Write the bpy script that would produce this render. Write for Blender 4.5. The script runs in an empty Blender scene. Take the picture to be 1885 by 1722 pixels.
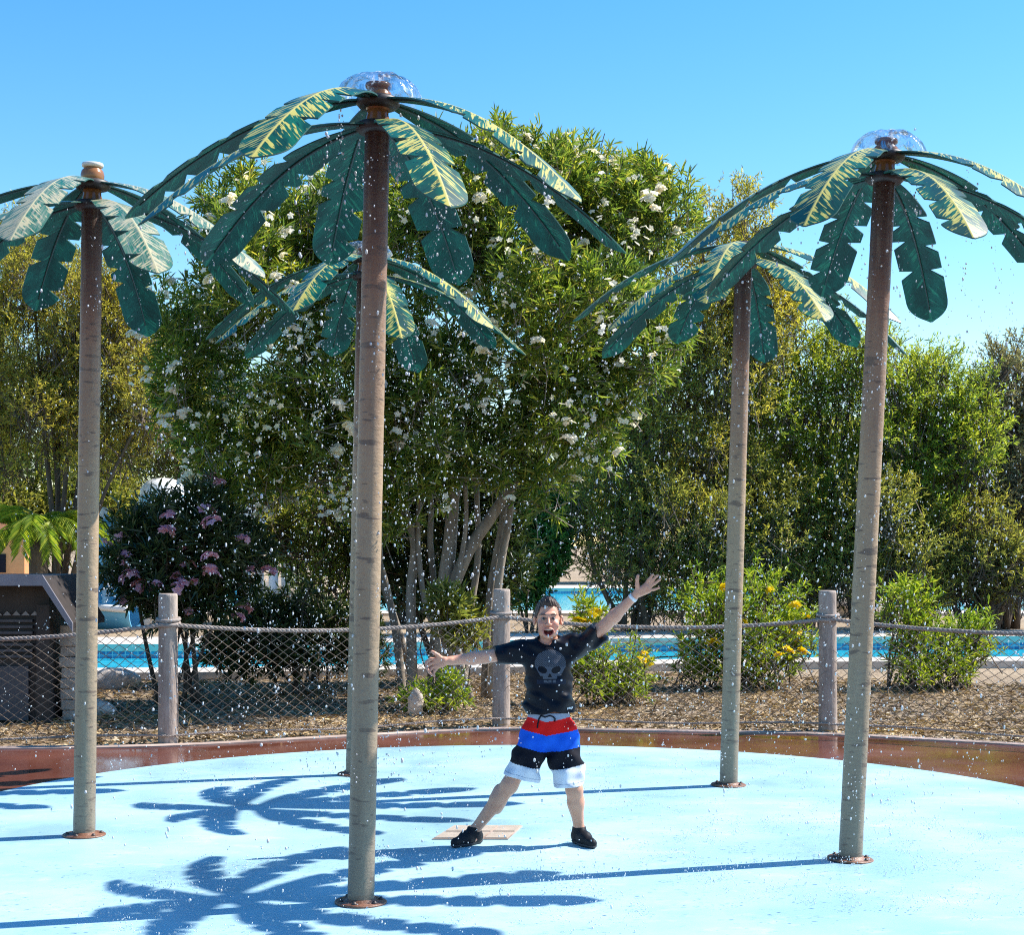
import bpy, bmesh, math, random
import numpy as np
from mathutils import Vector, Matrix
from mathutils.bvhtree import BVHTree

random.seed(11)
RNG = np.random.default_rng(11)
scene = bpy.context.scene
COL = scene.collection
PI = math.pi

# ------------------------------------------------------------------ camera
F, H, HY = 2930.0, 1.67, 1000.0            # focal length in photo pixels, eye height, horizon row
cam = bpy.data.cameras.new("camera")
cam.sensor_width = 36
cam.lens = 36 * F / 1885
cam.shift_y = (HY - 861) / 1885
cam.clip_start = 0.1
cam.clip_end = 3000
camo = bpy.data.objects.new("camera", cam)
camo.location = (0, 0, H)
camo.rotation_euler = (PI / 2, 0, 0)
COL.objects.link(camo)
scene.camera = camo

# ------------------------------------------------------------------ sky and sun
SUN_EL = math.radians(47.3)
SUN_AZ = math.atan2(1.0, 0.28)             # clockwise from +Y
w = bpy.data.worlds.new("World")
scene.world = w
w.use_nodes = True
nt = w.node_tree
bg = nt.nodes["Background"]
sky = nt.nodes.new("ShaderNodeTexSky")
sky.sky_type = 'NISHITA'
sky.sun_disc = False
sky.sun_elevation = SUN_EL
sky.sun_rotation = SUN_AZ
sky.altitude = 300
sky.air_density = 1.15
sky.dust_density = 0.25
sky.ozone_density = 2.5
hs = nt.nodes.new("ShaderNodeHueSaturation")
hs.inputs["Saturation"].default_value = 1.4
nt.links.new(sky.outputs[0], hs.inputs["Color"])
nt.links.new(hs.outputs[0], bg.inputs[0])
bg.inputs[1].default_value = 0.125
sd = bpy.data.lights.new("sun", 'SUN')
sd.energy = 4.9
sd.angle = math.radians(0.5)
sd.color = (1.0, 0.95, 0.87)
so = bpy.data.objects.new("sun", sd)
SUN_V = Vector((math.sin(SUN_AZ) * math.cos(SUN_EL), math.cos(SUN_AZ) * math.cos(SUN_EL), math.sin(SUN_EL)))
so.rotation_euler = SUN_V.to_track_quat('Z', 'Y').to_euler()
so.location = (10, 5, 12)
COL.objects.link(so)
vs = scene.view_settings
vs.view_transform = 'Standard'
vs.look = 'None'
vs.exposure = 0.9
vs.gamma = 1
scene.cycles.max_bounces = 8
scene.cycles.transparent_max_bounces = 12
scene.cycles.use_denoising = False
scene.cycles.filter_width = 1.1
scene.cycles.sample_clamp_indirect = 6
scene.cycles.caustics_reflective = False
scene.cycles.caustics_refractive = False


# ------------------------------------------------------------------ helpers
def at(px, py, d):
    """world point seen at a photo pixel, d metres away"""
    return Vector(((px - 942.5) * d / F, d, H + (HY - py) * d / F))


def on_ground(px, py):
    d = F * H / (py - HY)
    return Vector(((px - 942.5) * d / F, d, 0))


def tag(o, label=None, cat=None, group=None, kind=None):
    if label: o["label"] = label
    if cat: o["category"] = cat
    if group: o["group"] = group
    if kind: o["kind"] = kind
    return o


def empty(name, loc=(0, 0, 0), rot=(0, 0, 0)):
    o = bpy.data.objects.new(name, None)
    o.location = loc
    o.rotation_euler = rot
    o.empty_display_size = 0.2
    COL.objects.link(o)
    return o


def link(name, me, parent=None, loc=None, rot=None):
    o = bpy.data.objects.new(name, me)
    COL.objects.link(o)
    if parent is not None: o.parent = parent
    if loc is not None: o.location = loc
    if rot is not None: o.rotation_euler = rot
    return o


def mesh_np(name, V, Q, mats, smooth=False, midx=None, uv=None, col=None):
    """V (n,3), Q (m,k) all faces with k corners"""
    V = np.ascontiguousarray(V, np.float32)
    Q = np.ascontiguousarray(Q, np.int32)
    me = bpy.data.meshes.new(name)
    m, k = Q.shape
    me.vertices.add(len(V))
    me.vertices.foreach_set("co", V.ravel())
    me.loops.add(m * k)
    me.loops.foreach_set("vertex_index", Q.ravel())
    me.polygons.add(m)
    me.polygons.foreach_set("loop_start", np.arange(0, m * k, k, dtype=np.int32))
    me.polygons.foreach_set("loop_total", np.full(m, k, np.int32))
    if midx is not None: me.polygons.foreach_set("material_index", np.ascontiguousarray(midx, np.int32))
    me.polygons.foreach_set("use_smooth", np.full(m, bool(smooth)))
    if uv is not None:
        l = me.uv_layers.new(name="UVMap")
        l.data.foreach_set("uv", np.ascontiguousarray(uv[Q.ravel()], np.float32).ravel())
    if col is not None:
        a = me.color_attributes.new("Col", 'FLOAT_COLOR', 'POINT')
        c4 = np.ones((len(V), 4), np.float32)
        c4[:, :3] = col
        a.data.foreach_set("color", c4.ravel())
    for mt in (mats if isinstance(mats, (list, tuple)) else [mats]): me.materials.append(mt)
    me.update(calc_edges=True)
    me.validate()
    return me


class MB:
    """collects simple solids and links them as ONE mesh"""

    def __init__(s): s.v, s.f, s.s = [], [], []

    def box(s, c, size, rz=0, taper=1.0):
        x, y, z = [a / 2 for a in size]
        b = len(s.v)
        cs, sn = math.cos(rz), math.sin(rz)
        for dz in (-1, 1):
            t = taper if dz > 0 else 1
            for dx, dy in ((-1, -1), (1, -1), (1, 1), (-1, 1)):
                px, py = dx * x * t, dy * y * t
                s.v.append((c[0] + px * cs - py * sn, c[1] + px * sn + py * cs, c[2] + dz * z))
        for q in ((0, 3, 2, 1), (4, 5, 6, 7), (0, 1, 5, 4), (1, 2, 6, 5), (2, 3, 7, 6), (3, 0, 4, 7)):
            s.f.append(tuple(b + i for i in q)); s.s.append(False)
        return s

    def tube(s, pts, rad, n=8, caps=True):
        pts = [Vector(p) for p in pts]
        if not hasattr(rad, '__len__'): rad = [rad] * len(pts)
        b = len(s.v)
        up = None
        for i, p in enumerate(pts):
            t = (pts[min(i + 1, len(pts) - 1)] - pts[max(i - 1, 0)]).normalized()
            if up is None: up = t.orthogonal().normalized()
            up = (up - t * up.dot(t)).normalized()
            sd_ = t.cross(up)
            for k in range(n):
                a = 2 * PI * k / n
                s.v.append(tuple(p + (up * math.cos(a) + sd_ * math.sin(a)) * rad[i]))
        for i in range(len(pts) - 1):
            for k in range(n):
                k2 = (k + 1) % n
                s.f.append((b + i * n + k, b + i * n + k2, b + (i + 1) * n + k2, b + (i + 1) * n + k)); s.s.append(n > 4)
        if caps:
            s.f.append(tuple(b + k for k in reversed(range(n)))); s.s.append(False)
            e = b + (len(pts) - 1) * n
            s.f.append(tuple(e + k for k in range(n))); s.s.append(False)
        return s

    def lathe(s, prof, n=32, c=(0, 0, 0)):
        b = len(s.v)
        for r, z in prof:
            for k in range(n):
                a = 2 * PI * k / n
                s.v.append((c[0] + r * math.cos(a), c[1] + r * math.sin(a), c[2] + z))
        for i in range(len(prof) - 1):
            for k in range(n):
                k2 = (k + 1) % n
                s.f.append((b + i * n + k, b + i * n + k2, b + (i + 1) * n + k2, b + (i + 1) * n + k)); s.s.append(True)
        return s

    def poly(s, pts):
        b = len(s.v)
        s.v += [tuple(p) for p in pts]
        s.f.append(tuple(range(b, b + len(pts)))); s.s.append(False)
        return s

    def prism(s, pts, off):
        """closed polygon pts extruded by vector off"""
        off = Vector(off); n = len(pts)
        b = len(s.v)
        s.v += [tuple(Vector(p)) for p in pts] + [tuple(Vector(p) + off) for p in pts]
        s.f.append(tuple(reversed(range(b, b + n)))); s.f.append(tuple(range(b + n, b + 2 * n))); s.s += [False, False]
        for i in range(n):
            j = (i + 1) % n
            s.f.append((b + i, b + j, b + n + j, b + n + i)); s.s.append(False)
        return s

    def mesh(s, name, mat):
        me = bpy.data.meshes.new(name)
        me.from_pydata(s.v, [], s.f)
        for p, sm in zip(me.polygons, s.s): p.use_smooth = sm
        for m in (mat if isinstance(mat, (list, tuple)) else [mat]): me.materials.append(m)
        me.update()
        return me

    def build(s, name, mat, parent=None, loc=None, rot=None):
        return link(name, s.mesh(name, mat), parent, loc, rot)


def bevel(o, w_, seg=2):
    m = o.modifiers.new("bevel", 'BEVEL')
    m.width = w_; m.segments = seg; m.limit_method = 'ANGLE'
    return o


def copy_tree(o, parent=None):
    c = o.copy()
    COL.objects.link(c)
    c.parent = parent
    for ch in list(o.children): copy_tree(ch, c)
    return c


# ------------------------------------------------------------------ materials
def mat(name):
    m = bpy.data.materials.new(name)
    m.use_nodes = True
    t = m.node_tree
    return m, t, t.nodes["Principled BSDF"]


def N(t, typ, **kw):
    n = t.nodes.new("ShaderNode" + typ)
    for k, v in kw.items():
        if k in n.inputs.keys(): n.inputs[k].default_value = v
        else: setattr(n, k, v)
    return n


def ramp(t, src, stops, interp='LINEAR'):
    r = t.nodes.new("ShaderNodeValToRGB")
    r.color_ramp.interpolation = interp
    e = r.color_ramp.elements
    while len(e) < len(stops): e.new(0.5)
    for el, (p, c) in zip(e, stops):
        el.position = p
        el.color = (*c, 1) if len(c) == 3 else c
    t.links.new(src, r.inputs[0])
    return r.outputs[0]


def mixc(t, fac, a, b, mode='MIX'):
    n = t.nodes.new("ShaderNodeMix")
    n.data_type = 'RGBA'; n.blend_type = mode
    for i, v in ((0, fac), (6, a), (7, b)):
        if hasattr(v, "links"): t.links.new(v, n.inputs[i])
        elif i == 0: n.inputs[0].default_value = v
        else: n.inputs[i].default_value = (*v, 1)
    return n.outputs[2]


def math_(t, op, a, b=None):
    n = t.nodes.new("ShaderNodeMath"); n.operation = op
    for i, v in ((0, a), (1, b)):
        if v is None: continue
        if hasattr(v, "links"): t.links.new(v, n.inputs[i])
        else: n.inputs[i].default_value = v
    return n.outputs[0]


def bump(t, p, h, strength=0.3, dist=0.01):
    b = N(t, "Bump", Strength=strength, Distance=dist)
    t.links.new(h, b.inputs["Height"])
    t.links.new(b.outputs[0], p.inputs["Normal"])


def coords(t, which="Object", scale=(1, 1, 1)):
    c = t.nodes.new("ShaderNodeTexCoord")
    m = t.nodes.new("ShaderNodeMapping")
    m.inputs["Scale"].default_value = scale
    t.links.new(c.outputs[which], m.inputs[0])
    return m.outputs[0]


def noise(t, vec, scale, detail=4, rough=0.55, out=0):
    n = N(t, "TexNoise", Scale=scale, Detail=detail, Roughness=rough)
    if vec is not None: t.links.new(vec, n.inputs["Vector"])
    return n.outputs[out]


def simple(name, c, rough=0.6, var=0.15, scale=6, metal=0, bmp=0.0, spec=0.5):
    m, t, p = mat(name)
    v = coords(t)
    n = noise(t, v, scale)
    lo = tuple(x * (1 - var) for x in c); hi = tuple(min(1, x * (1 + var)) for x in c)
    t.links.new(ramp(t, n, [(0.3, lo), (0.7, hi)]), p.inputs["Base Color"])
    p.inputs["Roughness"].default_value = rough
    p.inputs["Metallic"].default_value = metal
    p.inputs["Specular IOR Level"].default_value = spec
    if bmp: bump(t, p, noise(t, v, scale * 5), bmp, 0.01)
    return m


def leaf_mat(name, stops, transl=0.35, rough=0.45, tcol=None):
    m, t, p = mat(name)
    g = t.nodes.new("ShaderNodeNewGeometry")
    c = ramp(t, g.outputs["Random Per Island"], stops)
    n = noise(t, coords(t), 0.9, 3)
    c = mixc(t, ramp(t, n, [(0.38, (0, 0, 0)), (0.62, (1, 1, 1))]), c, mixc(t, 1.0, c, (1.25, 1.12, 0.75), 'MULTIPLY'))
    t.links.new(c, p.inputs["Base Color"])
    p.inputs["Roughness"].default_value = rough
    tr = t.nodes.new("ShaderNodeBsdfTranslucent")
    t.links.new(mixc(t, 1.0, c, tcol or (1.4, 1.45, 0.8), 'MULTIPLY'), tr.inputs[0])
    mx = t.nodes.new("ShaderNodeMixShader")
    mx.inputs[0].default_value = transl
    t.links.new(p.outputs[0], mx.inputs[1]); t.links.new(tr.outputs[0], mx.inputs[2])
    t.links.new(mx.outputs[0], t.nodes["Material Output"].inputs[0])
    return m


M = {}


def make_materials():
    # painted blue splash pad
    m, t, p = mat("pad_paint"); v = coords(t)
    a = noise(t, v, 0.9, 5); b = noise(t, v, 14, 4)
    c = mixc(t, ramp(t, a, [(0.35, (0, 0, 0)), (0.65, (1, 1, 1))]), (0.315, 0.53, 0.625), (0.40, 0.59, 0.655))
    st = noise(t, coords(t, scale=(1.2, 2.0, 1)), 2.6, 6, 0.7)
    c = mixc(t, ramp(t, st, [(0.55, (0, 0, 0)), (0.70, (0.6, 0.6, 0.6))]), c, (0.56, 0.68, 0.68))
    gr = noise(t, v, 3.1, 7, 0.75)
    c = mixc(t, ramp(t, gr, [(0.62, (0, 0, 0)), (0.75, (0.35, 0.35, 0.35))]), c, (0.27, 0.44, 0.48))
    spk = N(t, "TexVoronoi", Scale=24.0); t.links.new(v, spk.inputs["Vector"])
    c = mixc(t, ramp(t, spk.outputs["Distance"], [(0.05, (0.6, 0.6, 0.6)), (0.075, (0, 0, 0))]), c, (0.18, 0.33, 0.38))
    c = mixc(t, ramp(t, b, [(0.4, (0, 0, 0)), (0.6, (0.25, 0.25, 0.25))]), c, (0.33, 0.54, 0.61))
    t.links.new(c, p.inputs["Base Color"])
    t.links.new(ramp(t, a, [(0.35, (0.22,) * 3), (0.65, (0.6,) * 3)]), p.inputs["Roughness"])
    bump(t, p, noise(t, v, 60, 5), 0.25, 0.004); M["pad"] = m
    # wet brown concrete
    m, t, p = mat("brown_concrete"); v = coords(t)
    a = noise(t, v, 0.8, 6); b = noise(t, v, 9, 5)
    c = ramp(t, a, [(0.3, (0.075, 0.024, 0.016)), (0.5, (0.15, 0.05, 0.032)), (0.7, (0.23, 0.095, 0.062))])
    c = mixc(t, ramp(t, b, [(0.45, (0, 0, 0)), (0.7, (0.5, 0.5, 0.5))]), c, (0.15, 0.055, 0.038))
    t.links.new(c, p.inputs["Base Color"])
    t.links.new(ramp(t, noise(t, v, 0.7, 3), [(0.45, (0.05,) * 3), (0.68, (0.35,) * 3)]), p.inputs["Roughness"])
    bump(t, p, noise(t, v, 45, 5), 0.12, 0.004); M["deck"] = m
    # dry earth with litter
    m, t, p = mat("dry_earth"); v = coords(t)
    a = noise(t, v, 0.45, 6); b = noise(t, v, 16, 6, 0.7)
    c = ramp(t, a, [(0.32, (0.12, 0.07, 0.04)), (0.5, (0.27, 0.175, 0.095)), (0.68, (0.38, 0.27, 0.165))])
    c = mixc(t, ramp(t, b, [(0.4, (0, 0, 0)), (0.62, (0.8, 0.8, 0.8))]), c, (0.50, 0.40, 0.27))
    c = mixc(t, ramp(t, noise(t, v, 33, 4, 0.7), [(0.55, (0, 0, 0)), (0.68, (0.9, 0.9, 0.9))]), c, (0.07, 0.042, 0.025))
    t.links.new(c, p.inputs["Base Color"]); p.inputs["Roughness"].default_value = 0.95
    bump(t, p, b, 0.9, 0.04); M["earth"] = m
    # pale concrete
    M["concrete"] = simple("pale_concrete", (0.56, 0.49, 0.42), 0.8, 0.15, 3, bmp=0.2)
    M["kerb"] = simple("kerb_concrete", (0.40, 0.30, 0.25), 0.8, 0.45, 2.2, bmp=0.3)
    # pool water
    m, t, p = mat("pool_water"); v = coords(t, scale=(0.6, 1.4, 1))
    a = noise(t, v, 2.2, 4)
    t.links.new(ramp(t, a, [(0.3, (0.0, 0.36, 0.52)), (0.7, (0.05, 0.62, 0.74))]), p.inputs["Base Color"])
    p.inputs["Roughness"].default_value = 0.06
    bump(t, p, noise(t, v, 5, 4), 0.5, 0.06); M["water"] = m
    # blue pool tile
    m, t, p = mat("pool_tile"); v = coords(t)
    br = N(t, "TexBrick", Scale=4.2); br.offset = 0
    br.inputs["Mortar Size"].default_value = 0.03
    br.inputs["Brick Width"].default_value = 0.42; br.inputs["Row Height"].default_value = 0.42
    br.inputs["Color1"].default_value = (0.02, 0.13, 0.33, 1); br.inputs["Color2"].default_value = (0.06, 0.34, 0.52, 1)
    br.inputs["Mortar"].default_value = (0.4, 0.55, 0.6, 1)
    sw = t.nodes.new("ShaderNodeMapping"); sw.inputs["Rotation"].default_value = (PI / 2, 0, 0)
    t.links.new(v, sw.inputs[0]); t.links.new(sw.outputs[0], br.inputs["Vector"])
    t.links.new(br.outputs[0], p.inputs["Base Color"]); p.inputs["Roughness"].default_value = 0.15; M["tile"] = m
    # painted palm trunk
    m, t, p = mat("palm_trunk_paint_top_shade")
    tc = t.nodes.new("ShaderNodeTexCoord"); sx = t.nodes.new("ShaderNodeSeparateXYZ")
    t.links.new(tc.outputs["Object"], sx.inputs[0])
    oi = t.nodes.new("ShaderNodeObjectInfo")
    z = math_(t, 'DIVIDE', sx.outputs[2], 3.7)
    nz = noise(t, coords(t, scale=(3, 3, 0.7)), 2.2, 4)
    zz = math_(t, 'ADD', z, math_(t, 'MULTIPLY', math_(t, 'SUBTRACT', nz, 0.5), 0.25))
    c = ramp(t, zz, [(0.0, (0.18, 0.148, 0.112)), (0.25, (0.29, 0.215, 0.140)), (0.55, (0.37, 0.255, 0.155)), (0.78, (0.24, 0.13, 0.085)), (0.93, (0.065, 0.026, 0.018))])  # dark stops near the top paint in the shade of the fronds
    # irregular part rings
    def marks(sc, off, lo, hi):
        vm = coords(t, scale=sc)
        ad = t.nodes.new("ShaderNodeVectorMath"); ad.operation = 'ADD'
        t.links.new(vm, ad.inputs[0])
        sc_ = t.nodes.new("ShaderNodeVectorMath"); sc_.operation = 'SCALE'
        t.links.new(oi.outputs["Location"], sc_.inputs[0]); sc_.inputs["Scale"].default_value = off
        t.links.new(sc_.outputs[0], ad.inputs[1])
        return ramp(t, noise(t, ad.outputs[0], 1.0, 2, 0.5), [(lo, (0, 0, 0)), (hi, (1, 1, 1))])
    f = math_(t, 'MULTIPLY', math_(t, 'MAXIMUM', marks((6, 6, 27), 3.7, .61, .65), marks((13, 13, 46), 5.1, .66, .69)), 0.72)
    c = mixc(t, f, c, (0.085, 0.055, 0.045))
    stn = noise(t, coords(t, scale=(14, 14, 1.3)), 1.6, 5, 0.65)
    c = mixc(t, ramp(t, stn, [(0.5, (0, 0, 0)), (0.75, (0.45, 0.45, 0.45))]), c, (0.33, 0.28, 0.20))
    stn2 = noise(t, coords(t, scale=(9, 9, 2.2)), 2.1, 5, 0.65)
    c = mixc(t, ramp(t, stn2, [(0.56, (0, 0, 0)), (0.75, (0.6, 0.6, 0.6))]), c, (0.12, 0.085, 0.06))
    t.links.new(c, p.inputs["Base Color"]); p.inputs["Roughness"].default_value = 0.42
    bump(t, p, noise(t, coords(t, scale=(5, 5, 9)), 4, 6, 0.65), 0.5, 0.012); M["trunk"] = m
    M["rust"] = simple("rusty_steel", (0.17, 0.075, 0.042), 0.45, 0.5, 22, bmp=0.3)
    M["bolt"] = simple("dark_bolt", (0.07, 0.05, 0.045), 0.5, 0.2, 20)
    M["collar"] = simple("dark_collar", (0.035, 0.028, 0.026), 0.5, 0.3, 14)
    M["nozzle"] = simple("brown_nozzle", (0.25, 0.105, 0.035), 0.22, 0.35, 12)
    M["rim"] = simple("white_rim", (0.7, 0.68, 0.62), 0.4, 0.1, 9)

    # fronds
    def frond_top(name, green1, green2, yellow, amount, midrib, worn):
        m, t, p = mat(name)
        uv = t.nodes.new("ShaderNodeUVMap"); sx = t.nodes.new("ShaderNodeSeparateXYZ")
        t.links.new(uv.outputs[0], sx.inputs[0])
        oi = t.nodes.new("ShaderNodeObjectInfo")
        U, S = sx.outputs[0], sx.outputs[1]
        A = math_(t, 'ABSOLUTE', S)
        side = math_(t, 'MULTIPLY', math_(t, 'SIGN', S), 7.3)
        k = math_(t, 'SUBTRACT', math_(t, 'MULTIPLY', U, 72), math_(t, 'MULTIPLY', A, 2.6))
        cb = t.nodes.new("ShaderNodeCombineXYZ")
        t.links.new(k, cb.inputs[0]); t.links.new(math_(t, 'ADD', math_(t, 'MULTIPLY', A, 1.5), side), cb.inputs[1])
        t.links.new(math_(t, 'MULTIPLY', oi.outputs["Random"], 90), cb.inputs[2])
        st = noise(t, cb.outputs[0], 1.0, 2, 0.5)
        cb2 = t.nodes.new("ShaderNodeCombineXYZ")
        t.links.new(math_(t, 'MULTIPLY', U, 6), cb2.inputs[0]); t.links.new(math_(t, 'ADD', S, side), cb2.inputs[1])
        t.links.new(math_(t, 'MULTIPLY', oi.outputs["Random"], 40), cb2.inputs[2])
        big = noise(t, cb2.outputs[0], 1.0, 3)
        c = mixc(t, ramp(t, big, [(0.4, (0, 0, 0)), (0.6, (1, 1, 1))]), green1, green2)
        thr = math_(t, 'ADD', st, math_(t, 'MULTIPLY', math_(t, 'SUBTRACT', big, 0.5), 0.55))
        edge = math_(t, 'MULTIPLY', math_(t, 'SUBTRACT', 0.45, A), 0.10)
        thr = math_(t, 'ADD', thr, edge)
        c = mixc(t, ramp(t, thr, [(amount, (0, 0, 0)), (amount + 0.05, (1, 1, 1))]), c, yellow)
        thr2 = noise(t, cb.outputs[0], 1.9, 2, 0.5)
        c = mixc(t, ramp(t, thr2, [(0.60, (0, 0, 0)), (0.66, (0.7, 0.7, 0.7))]), c, (green1[0] * .4, green1[1] * .4, green1[2] * .5))
        c = mixc(t, ramp(t, A, [(0.035, (1, 1, 1)), (0.075, (0, 0, 0))]), c, midrib)
        if worn: c = mixc(t, ramp(t, noise(t, uv.outputs[0], 9, 6, 0.7), [(0.45, (0, 0, 0)), (0.68, (0.75, 0.75, 0.75))]), c, (0.34, 0.33, 0.25))
        t.links.new(c, p.inputs["Base Color"]); p.inputs["Roughness"].default_value = 0.33 if yellow[0] > .1 else 0.5; p.inputs["Specular IOR Level"].default_value = 0.5 if yellow[0] > .1 else 0.25
        bump(t, p, st, 0.25, 0.004)
        return m
    M["frond_top"] = frond_top("frond_green_yellow", (0.002, 0.045, 0.026), (0.006, 0.12, 0.062), (0.50, 0.44, 0.10), 0.535, (0.54, 0.47, 0.12), False)
    M["frond_worn"] = frond_top("frond_worn_paint", (0.01, 0.12, 0.075), (0.10, 0.20, 0.13), (0.46, 0.41, 0.24), 0.51, (0.50, 0.45, 0.25), True)
    M["frond_under"] = frond_top("frond_teal_underside", (0.0, 0.055, 0.047), (0.001, 0.115, 0.092), (0.015, 0.22, 0.145), 0.62, (0.012, 0.18, 0.12), False)
    M["rib"] = simple("frond_rib_dark", (0.012, 0.05, 0.05), 0.5, 0.3, 9)
    M["frond_edge"] = simple("frond_edge_green", (0.015, 0.08, 0.06), 0.5, 0.2, 9)

    # bark
    def bark(name, c1, c2, sc):
        m, t, p = mat(name); v = coords(t, scale=(sc, sc, sc * 0.25))
        a = noise(t, v, 3, 6, 0.65)
        t.links.new(ramp(t, a, [(0.3, c1), (0.7, c2)]), p.inputs["Base Color"])
        p.inputs["Roughness"].default_value = 0.85; bump(t, p, a, 0.5, 0.02)
        return m
    M["bark_pale"] = bark("pale_grey_bark", (0.15, 0.12, 0.09), (0.34, 0.285, 0.225), 3)
    M["bark_dark"] = bark("dark_bark", (0.05, 0.035, 0.025), (0.14, 0.10, 0.07), 3)
    M["post"] = bark("weathered_wood_post", (0.23, 0.175, 0.145), (0.47, 0.385, 0.33), 7)
    M["rope"] = simple("grey_brown_rope", (0.30, 0.25, 0.22), 0.9, 0.3, 30, bmp=0.4)
    M["net"] = simple("brown_netting", (0.22, 0.165, 0.12), 0.9, 0.3, 30)

    M["oleander"] = leaf_mat("oleander_leaf", [(0, (0.05, 0.1, 0.025)), (0.45, (0.13, 0.205, 0.04)), (0.8, (0.25, 0.31, 0.065)), (1, (0.45, 0.42, 0.11))], 0.55, 0.36)
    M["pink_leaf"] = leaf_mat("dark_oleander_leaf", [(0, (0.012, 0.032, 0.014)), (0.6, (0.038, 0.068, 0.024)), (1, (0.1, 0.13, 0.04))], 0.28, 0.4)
    M["gold"] = leaf_mat("golden_leaf", [(0, (0.13, 0.14, 0.04)), (0.5, (0.31, 0.285, 0.075)), (1, (0.48, 0.42, 0.12))], 0.66, 0.55)
    M["olive"] = leaf_mat("olive_leaf", [(0, (0.09, 0.115, 0.03)), (0.5, (0.2, 0.225, 0.055)), (1, (0.35, 0.33, 0.09))], 0.58, 0.5)
    M["bright"] = leaf_mat("bright_shrub_leaf", [(0, (0.10, 0.15, 0.026)), (0.5, (0.245, 0.315, 0.05)), (1, (0.42, 0.43, 0.085))], 0.66, 0.5)
    M["dull"] = leaf_mat("dull_shrub_leaf", [(0, (0.09, 0.1, 0.032)), (0.5, (0.22, 0.23, 0.06)), (1, (0.38, 0.35, 0.11))], 0.64, 0.55)
    M["grey_leaf"] = leaf_mat("greyish_leaf", [(0, (0.112, 0.112, 0.07)), (0.5, (0.238, 0.224, 0.14)), (1, (0.378, 0.336, 0.224))], 0.35, 0.6)
    M["lime"] = leaf_mat("lime_leaf", [(0, (0.091, 0.169, 0.016)), (0.5, (0.221, 0.312, 0.033)), (1, (0.416, 0.455, 0.065))], 0.45, 0.45)
    M["deep"] = leaf_mat("deep_green_leaf", [(0, (0.022, 0.075, 0.018)), (0.5, (0.053, 0.15, 0.03)), (1, (0.105, 0.24, 0.045))], 0.35, 0.4)
    M["white_flower"] = leaf_mat("white_petal", [(0, (0.85, 0.84, 0.80)), (1, (0.9, 0.9, 0.88))], 0.5, 0.6, (1, 1, 1))
    M["pink_flower"] = leaf_mat("pink_petal", [(0, (0.66, 0.32, 0.48)), (1, (0.85, 0.55, 0.70))], 0.45, 0.6, (1, 1, 1))
    M["yellow_flower"] = leaf_mat("yellow_petal", [(0, (0.82, 0.62, 0.006)), (1, (0.88, 0.74, 0.02))], 0.3, 0.6, (1, 1, 1))
    M["orange_flower"] = leaf_mat("orange_petal", [(0, (0.72, 0.20, 0.01)), (1, (0.8, 0.38, 0.02))], 0.3, 0.6, (1, 1, 1))

    # water films and drops
    m, t, p = mat("water_film")
    p.inputs["Base Color"].default_value = (0.95, 0.97, 1, 1); p.inputs["Roughness"].default_value = 0.02
    tb = t.nodes.new("ShaderNodeBsdfTransparent"); mx = t.nodes.new("ShaderNodeMixShader")
    tb.inputs[0].default_value = (0.93, 0.95, 1, 1)
    gl = N(t, "BsdfGlossy", Roughness=0.05)
    lw = N(t, "LayerWeight", Blend=0.35)
    v = coords(t, scale=(1, 1, 0.35)); a = noise(t, v, 16, 4, 0.65)
    fac = math_(t, 'ADD', math_(t, 'MULTIPLY', lw.outputs["Facing"], 0.55), math_(t, 'MULTIPLY', ramp(t, a, [(0.54, (0, 0, 0)), (0.62, (1, 1, 1))]), 0.6))
    bm_ = N(t, "Bump", Strength=0.6, Distance=0.02); t.links.new(a, bm_.inputs["Height"]); t.links.new(bm_.outputs[0], gl.inputs["Normal"])
    t.links.new(fac, mx.inputs[0]); t.links.new(tb.outputs[0], mx.inputs[1]); t.links.new(gl.outputs[0], mx.inputs[2])
    df = N(t, "BsdfDiffuse"); df.inputs[0].default_value = (.85, .88, .9, 1)
    fr = noise(t, coords(t, scale=(1.6, 1.6, .5)), 22, 6, 0.75)
    m2 = t.nodes.new("ShaderNodeMixShader")
    t.links.new(ramp(t, fr, [(0.53, (0, 0, 0)), (0.66, (0.8, 0.8, 0.8))]), m2.inputs[0])
    t.links.new(mx.outputs[0], m2.inputs[1]); t.links.new(df.outputs[0], m2.inputs[2])
    t.links.new(m2.outputs[0], t.nodes["Material Output"].inputs[0]); M["film"] = m
    m, t, p = mat("water_drop")
    p.inputs["Base Color"].default_value = (0.9, 0.93, 0.95, 1); p.inputs["Roughness"].default_value = 0.04
    p.inputs["IOR"].default_value = 1.33; p.inputs["Transmission Weight"].default_value = 0.35; M["drop"] = m

    # people
    m, t, p = mat("skin")
    a = t.nodes.new("ShaderNodeVertexColor"); a.layer_name = "Col"
    nz = noise(t, coords(t), 30, 3)
    c = mixc(t, ramp(t, nz, [(0.35, (0, 0, 0)), (0.65, (0.3, 0.3, 0.3))]), a.outputs[0], mixc(t, 1.0, a.outputs[0], (0.85, 0.72, 0.66), 'MULTIPLY'))
    t.links.new(c, p.inputs["Base Color"]); p.inputs["Roughness"].default_value = 0.42
    p.inputs["Subsurface Weight"].default_value = 0.12; p.inputs["Subsurface Radius"].default_value = (0.01, 0.004, 0.002)
    p.inputs["Subsurface Scale"].default_value = 0.5; M["skin"] = m

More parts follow.
